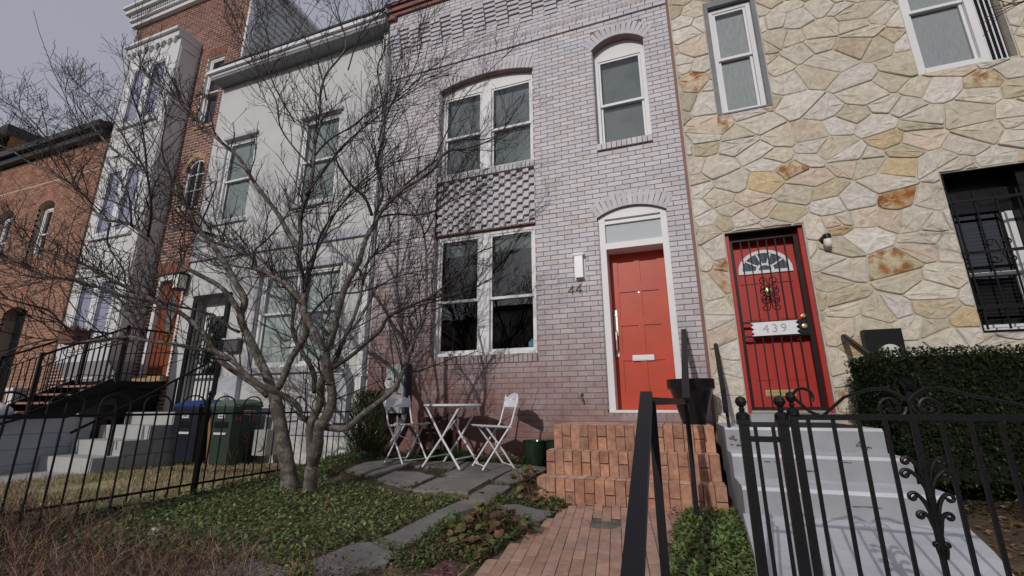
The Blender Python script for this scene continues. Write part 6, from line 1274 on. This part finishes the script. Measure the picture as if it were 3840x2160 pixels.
# bronze leaved plants beside the path
def lobed(n=9):
    vs = [(0, 0, 0)]; o = []
    for i in range(n * 2): a = -2.55 + 5.1 * i / (n * 2 - 1); r_ = .5 * (1.0 if i % 2 else .82) * (1 - .1 * abs(a) / 2.5); o.append((r_ * math.sin(a), .38 + r_ * math.cos(a) * .95, .05 * math.cos(a * 3) + (.06 if i % 2 else -.02)))
    return vs + o, [(0, i + 1, i + 2) for i in range(n * 2 - 1)]
lv, lf = lobed(); lme = bpy.data.meshes.new('leaf'); lme.from_pydata(lv, [], lf); lme.materials.append(m_leafo)
HC_ = [(.10, .15, .04), (.14, .17, .05), (.17, .085, .045), (.13, .06, .04), (.19, .13, .06), (.09, .12, .045), (.15, .10, .05)]
def bronze_plant(name, label, blobs, n, s0, s1, green):
    T = thing(name, label, 'plant', (blobs[0][0], blobs[0][1], gz(*blobs[0][:2]))); rp = random.Random(len(label))
    b = MB()
    for k in range(n):
        bx, by, br, bh = rp.choice(blobs); u = rp.uniform(0, 6.283); q = math.sqrt(rp.random()); x = bx + br * q * math.cos(u); y = by + br * q * math.sin(u); h = bh * (1 - q * q * .8) * rp.uniform(.55, 1.1) + .015; g = gz(x, y)
        o = bpy.data.objects.new('leaf', lme); COL.objects.link(o); s = rp.uniform(s0, s1)
        M_ = Matrix.Translation((x, y, g + h)) @ Matrix.Rotation(u - math.pi / 2 + rp.uniform(-.8, .8), 4, 'Z') @ Matrix.Rotation(rp.uniform(-.75, .35) - .25 * q, 4, 'X') @ Matrix.Rotation(rp.uniform(-.5, .5), 4, 'Y') @ Matrix.Diagonal((s, s, s, 1))
        o.parent = T; o.matrix_parent_inverse = T.matrix_basis.inverted(); o.matrix_basis = M_; c = rp.choice(HC_[:2] if rp.random() < green else HC_[2:]); w = rp.uniform(.75, 1.3); o.color = (c[0] * w, c[1] * w, c[2] * w, 1)
        b.tube([(bx + (x - bx) * .3, by + (y - by) * .3, g), (lerp(bx, x, .7), lerp(by, y, .7), g + h * .6), (x, y, g + h)], .002, 3, False)
    b.build('stalks', mat('stalk_' + name, (.12, .07, .04), .8), T, kind='stuff'); return T
bronze_plant('bronze_plant', 'bronze and green lobed leaf plant nearer the camera beside the brick path', [(-.52, -2.35, .2, .20), (-.36, -2.3, .16, .15), (-.66, -2.5, .14, .11), (-.6, -2.15, .1, .2), (-.5, -2.68, .12, .08)], 112, .05, .095, .35)
bronze_plant('lobed_plant', 'mainly green lobed leaf plant at the left foot of the brick steps', [(-.62, -1.25, .14, .22), (-.47, -1.45, .15, .14), (-.30, -1.5, .12, .07), (-.62, -.95, .10, .16)], 84, .05, .09, .6)
# conifer shrub by the downpipe
SH = thing('conifer_shrub', 'feathery dark green shrub between the white rain pipe and the meter box', 'shrub', (-3.2, -.3, -.48)); b = MB(); rq = random.Random(21)
for k in range(1500):
    q = rq.random(); a = rq.uniform(0, 6.283); rr = .26 * math.sqrt(rq.random()) * (1 - .55 * max(0, q - .35)); p = Vector((-3.2 + rr * math.cos(a), -.30 + rr * .75 * math.sin(a), -.42 + .78 * q)); d = Vector((math.cos(a) * .55 + rq.gauss(0, .25), math.sin(a) * .5 + rq.gauss(0, .25), .8)).normalized() * rq.uniform(.05, .13)
    b.cur = tuple(v * rq.uniform(.6, 1.4) for v in rq.choice([(.035, .065, .018), (.05, .085, .025), (.075, .10, .03), (.10, .085, .035)])); b.tube([p, p + d * .5, p + d + Vector((0, 0, .01))], [.004, .0045, .001], 3, False)
b.build('foliage', m_leaf, SH, kind='stuff'); b = MB()
for k in range(6): a = k * 1.05; b.tube([(-3.2, -.3, -.5), (-3.2 + .1 * math.cos(a), -.3 + .08 * math.sin(a), -.1), (-3.2 + .18 * math.cos(a), -.3 + .13 * math.sin(a), .25)], [.012, .008, .003], 5)
b.build('stems', m_bark, SH)
# clipped hedge
HX0, HX1, HY0, HY1, HZ1 = 2.42, 6.0, -1.32, -.30, .605
HG = thing('clipped_hedge', 'clipped dark green box hedge under the stone house window', 'hedge', (4, -.8, -.6)); n = 30000; r_ = np.random.RandomState(31)
def hz(x, y): return .03 * MN.noise(Vector((x * 2.2, y * 2.2, 1))) + .015 * MN.noise(Vector((x * 7, y * 7, 4)))
P = []
for k in range(n):
    f = r_.rand(); x = r_.uniform(HX0, HX1) if r_.rand() > .3 else r_.uniform(HX0, 4.2)
    if f < .60: p = [x, HY0 + abs(r_.normal(0, .03)), r_.uniform(-.55, HZ1)]
    elif f < .80: p = [x, r_.uniform(HY0, HY1), HZ1 - abs(r_.normal(0, .03))]
    else: p = [HX0 + abs(r_.normal(0, .03)), r_.uniform(HY0, HY1), r_.uniform(-.55, HZ1)]
    o = hz(p[0] + p[2], p[1] + p[2]); e = min(1, max(0, (p[2] + .55) / .5))
    p[1] -= o * (1 if f < .6 else 0); p[2] += o * (1 if .6 <= f < .8 else 0); p[0] -= o if f >= .8 else 0
    if p[2] < -.2 and r_.rand() > .35 + (p[2] + .55): continue
    P.append(p)
leaf_field('foliage', np.array(P), .018, .036, [(.022, .042, .014), (.03, .055, .018), (.018, .034, .012), (.045, .07, .025)], -.01, .01, 1.2, parent=HG, aspect=.6)
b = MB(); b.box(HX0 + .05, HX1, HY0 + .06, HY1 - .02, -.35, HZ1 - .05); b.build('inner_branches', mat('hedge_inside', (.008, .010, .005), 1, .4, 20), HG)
b = MB()
for k in range(14): x = HX0 + .2 + k * .26; b.tube([(x, -.8, -.7), (x + .03, -.85, -.4), (x - .05, -.9, -.2)], [.02, .016, .012], 6)
b.build('stems', m_bark, HG)
LS = thing('broad_leaf_shrub', 'small broad leaved shrub with bright leaves before the dark hedge', 'shrub', (3.3, -1.7, -.6)); rs2 = random.Random(8); b = MB()
for k in range(46):
    x, y, z = 3.38 + rs2.gauss(0, .2), -1.75 + rs2.gauss(0, .14), -.02 + rs2.gauss(0, .14); a = rs2.uniform(0, 6.28); s = rs2.uniform(.06, .11)
    o = bpy.data.objects.new('leaf', lme); COL.objects.link(o); o.parent = LS; o.matrix_parent_inverse = LS.matrix_basis.inverted(); o.matrix_basis = Matrix.Translation((x, y, z)) @ Matrix.Rotation(a, 4, 'Z') @ Matrix.Rotation(rs2.uniform(-.6, .4), 4, 'X') @ Matrix.Diagonal((s * .55, s, s * .5, 1)); c = rs2.uniform(.6, 1.3); o.color = (.075 * c, .12 * c, .035 * c, 1)
    b.tube([(3.35, -1.7, -.65), (lerp(3.35, x, .6), lerp(-1.7, y, .6), lerp(-.65, z, .6)), (x, y, z)], .003, 3, False)
b.build('stalks', m_bark, LS, kind='stuff')

# ================================================================== the far side of the street, seen only in the panes
for k, (x, y, s, rz_) in enumerate(((-6.5, -18.5, .95, 40), (0.5, -19.5, 1.05, 170), (8.5, -18.5, .95, 280))):
    c = copy_tree(TR); c.location = (x, y, -1.5); c.rotation_euler.z = R(rz_); c.scale = (s, s, s)
    for ch in list(c.children): ch.matrix_parent_inverse = Matrix.Translation((2.7, 1.85, .65))
    c['label'] = ('leafless tree across the street opposite the stucco house', 'leafless tree across the street opposite the orange red door', 'leafless tree across the street opposite the stone house')[k]; c['group'] = 'bare trees across the street'
rz = random.Random(41)
for k in range(9):
    x = -34 + k * 8; hgt = rz.uniform(6.6, 7.6); T = thing('opposite_house', 'dark brick row house across the street, house %s along' % ('first second third fourth fifth sixth seventh eighth ninth'.split()[k]), 'house', (x, -27, -1.5), group='row houses across the street')
    b = MB(); b.box(x - 3.95, x + 3.95, -34, -27, -1.5, hgt); b.build('wall', m_rmortar if k % 2 else m_omortar, T); b = MB(); b.box(x - 4, x + 4, -34.2, -26.7, hgt, hgt + .3); b.build('roof', m_darkmetal, T)
    for wx in (-2, 1.5):
        for wz in (.3, 3.2): b = MB(); b.box(x + wx - .5, x + wx + .5, -26.995, -26.93, wz, wz + 1.7); b.build('window', m_glassd, T)
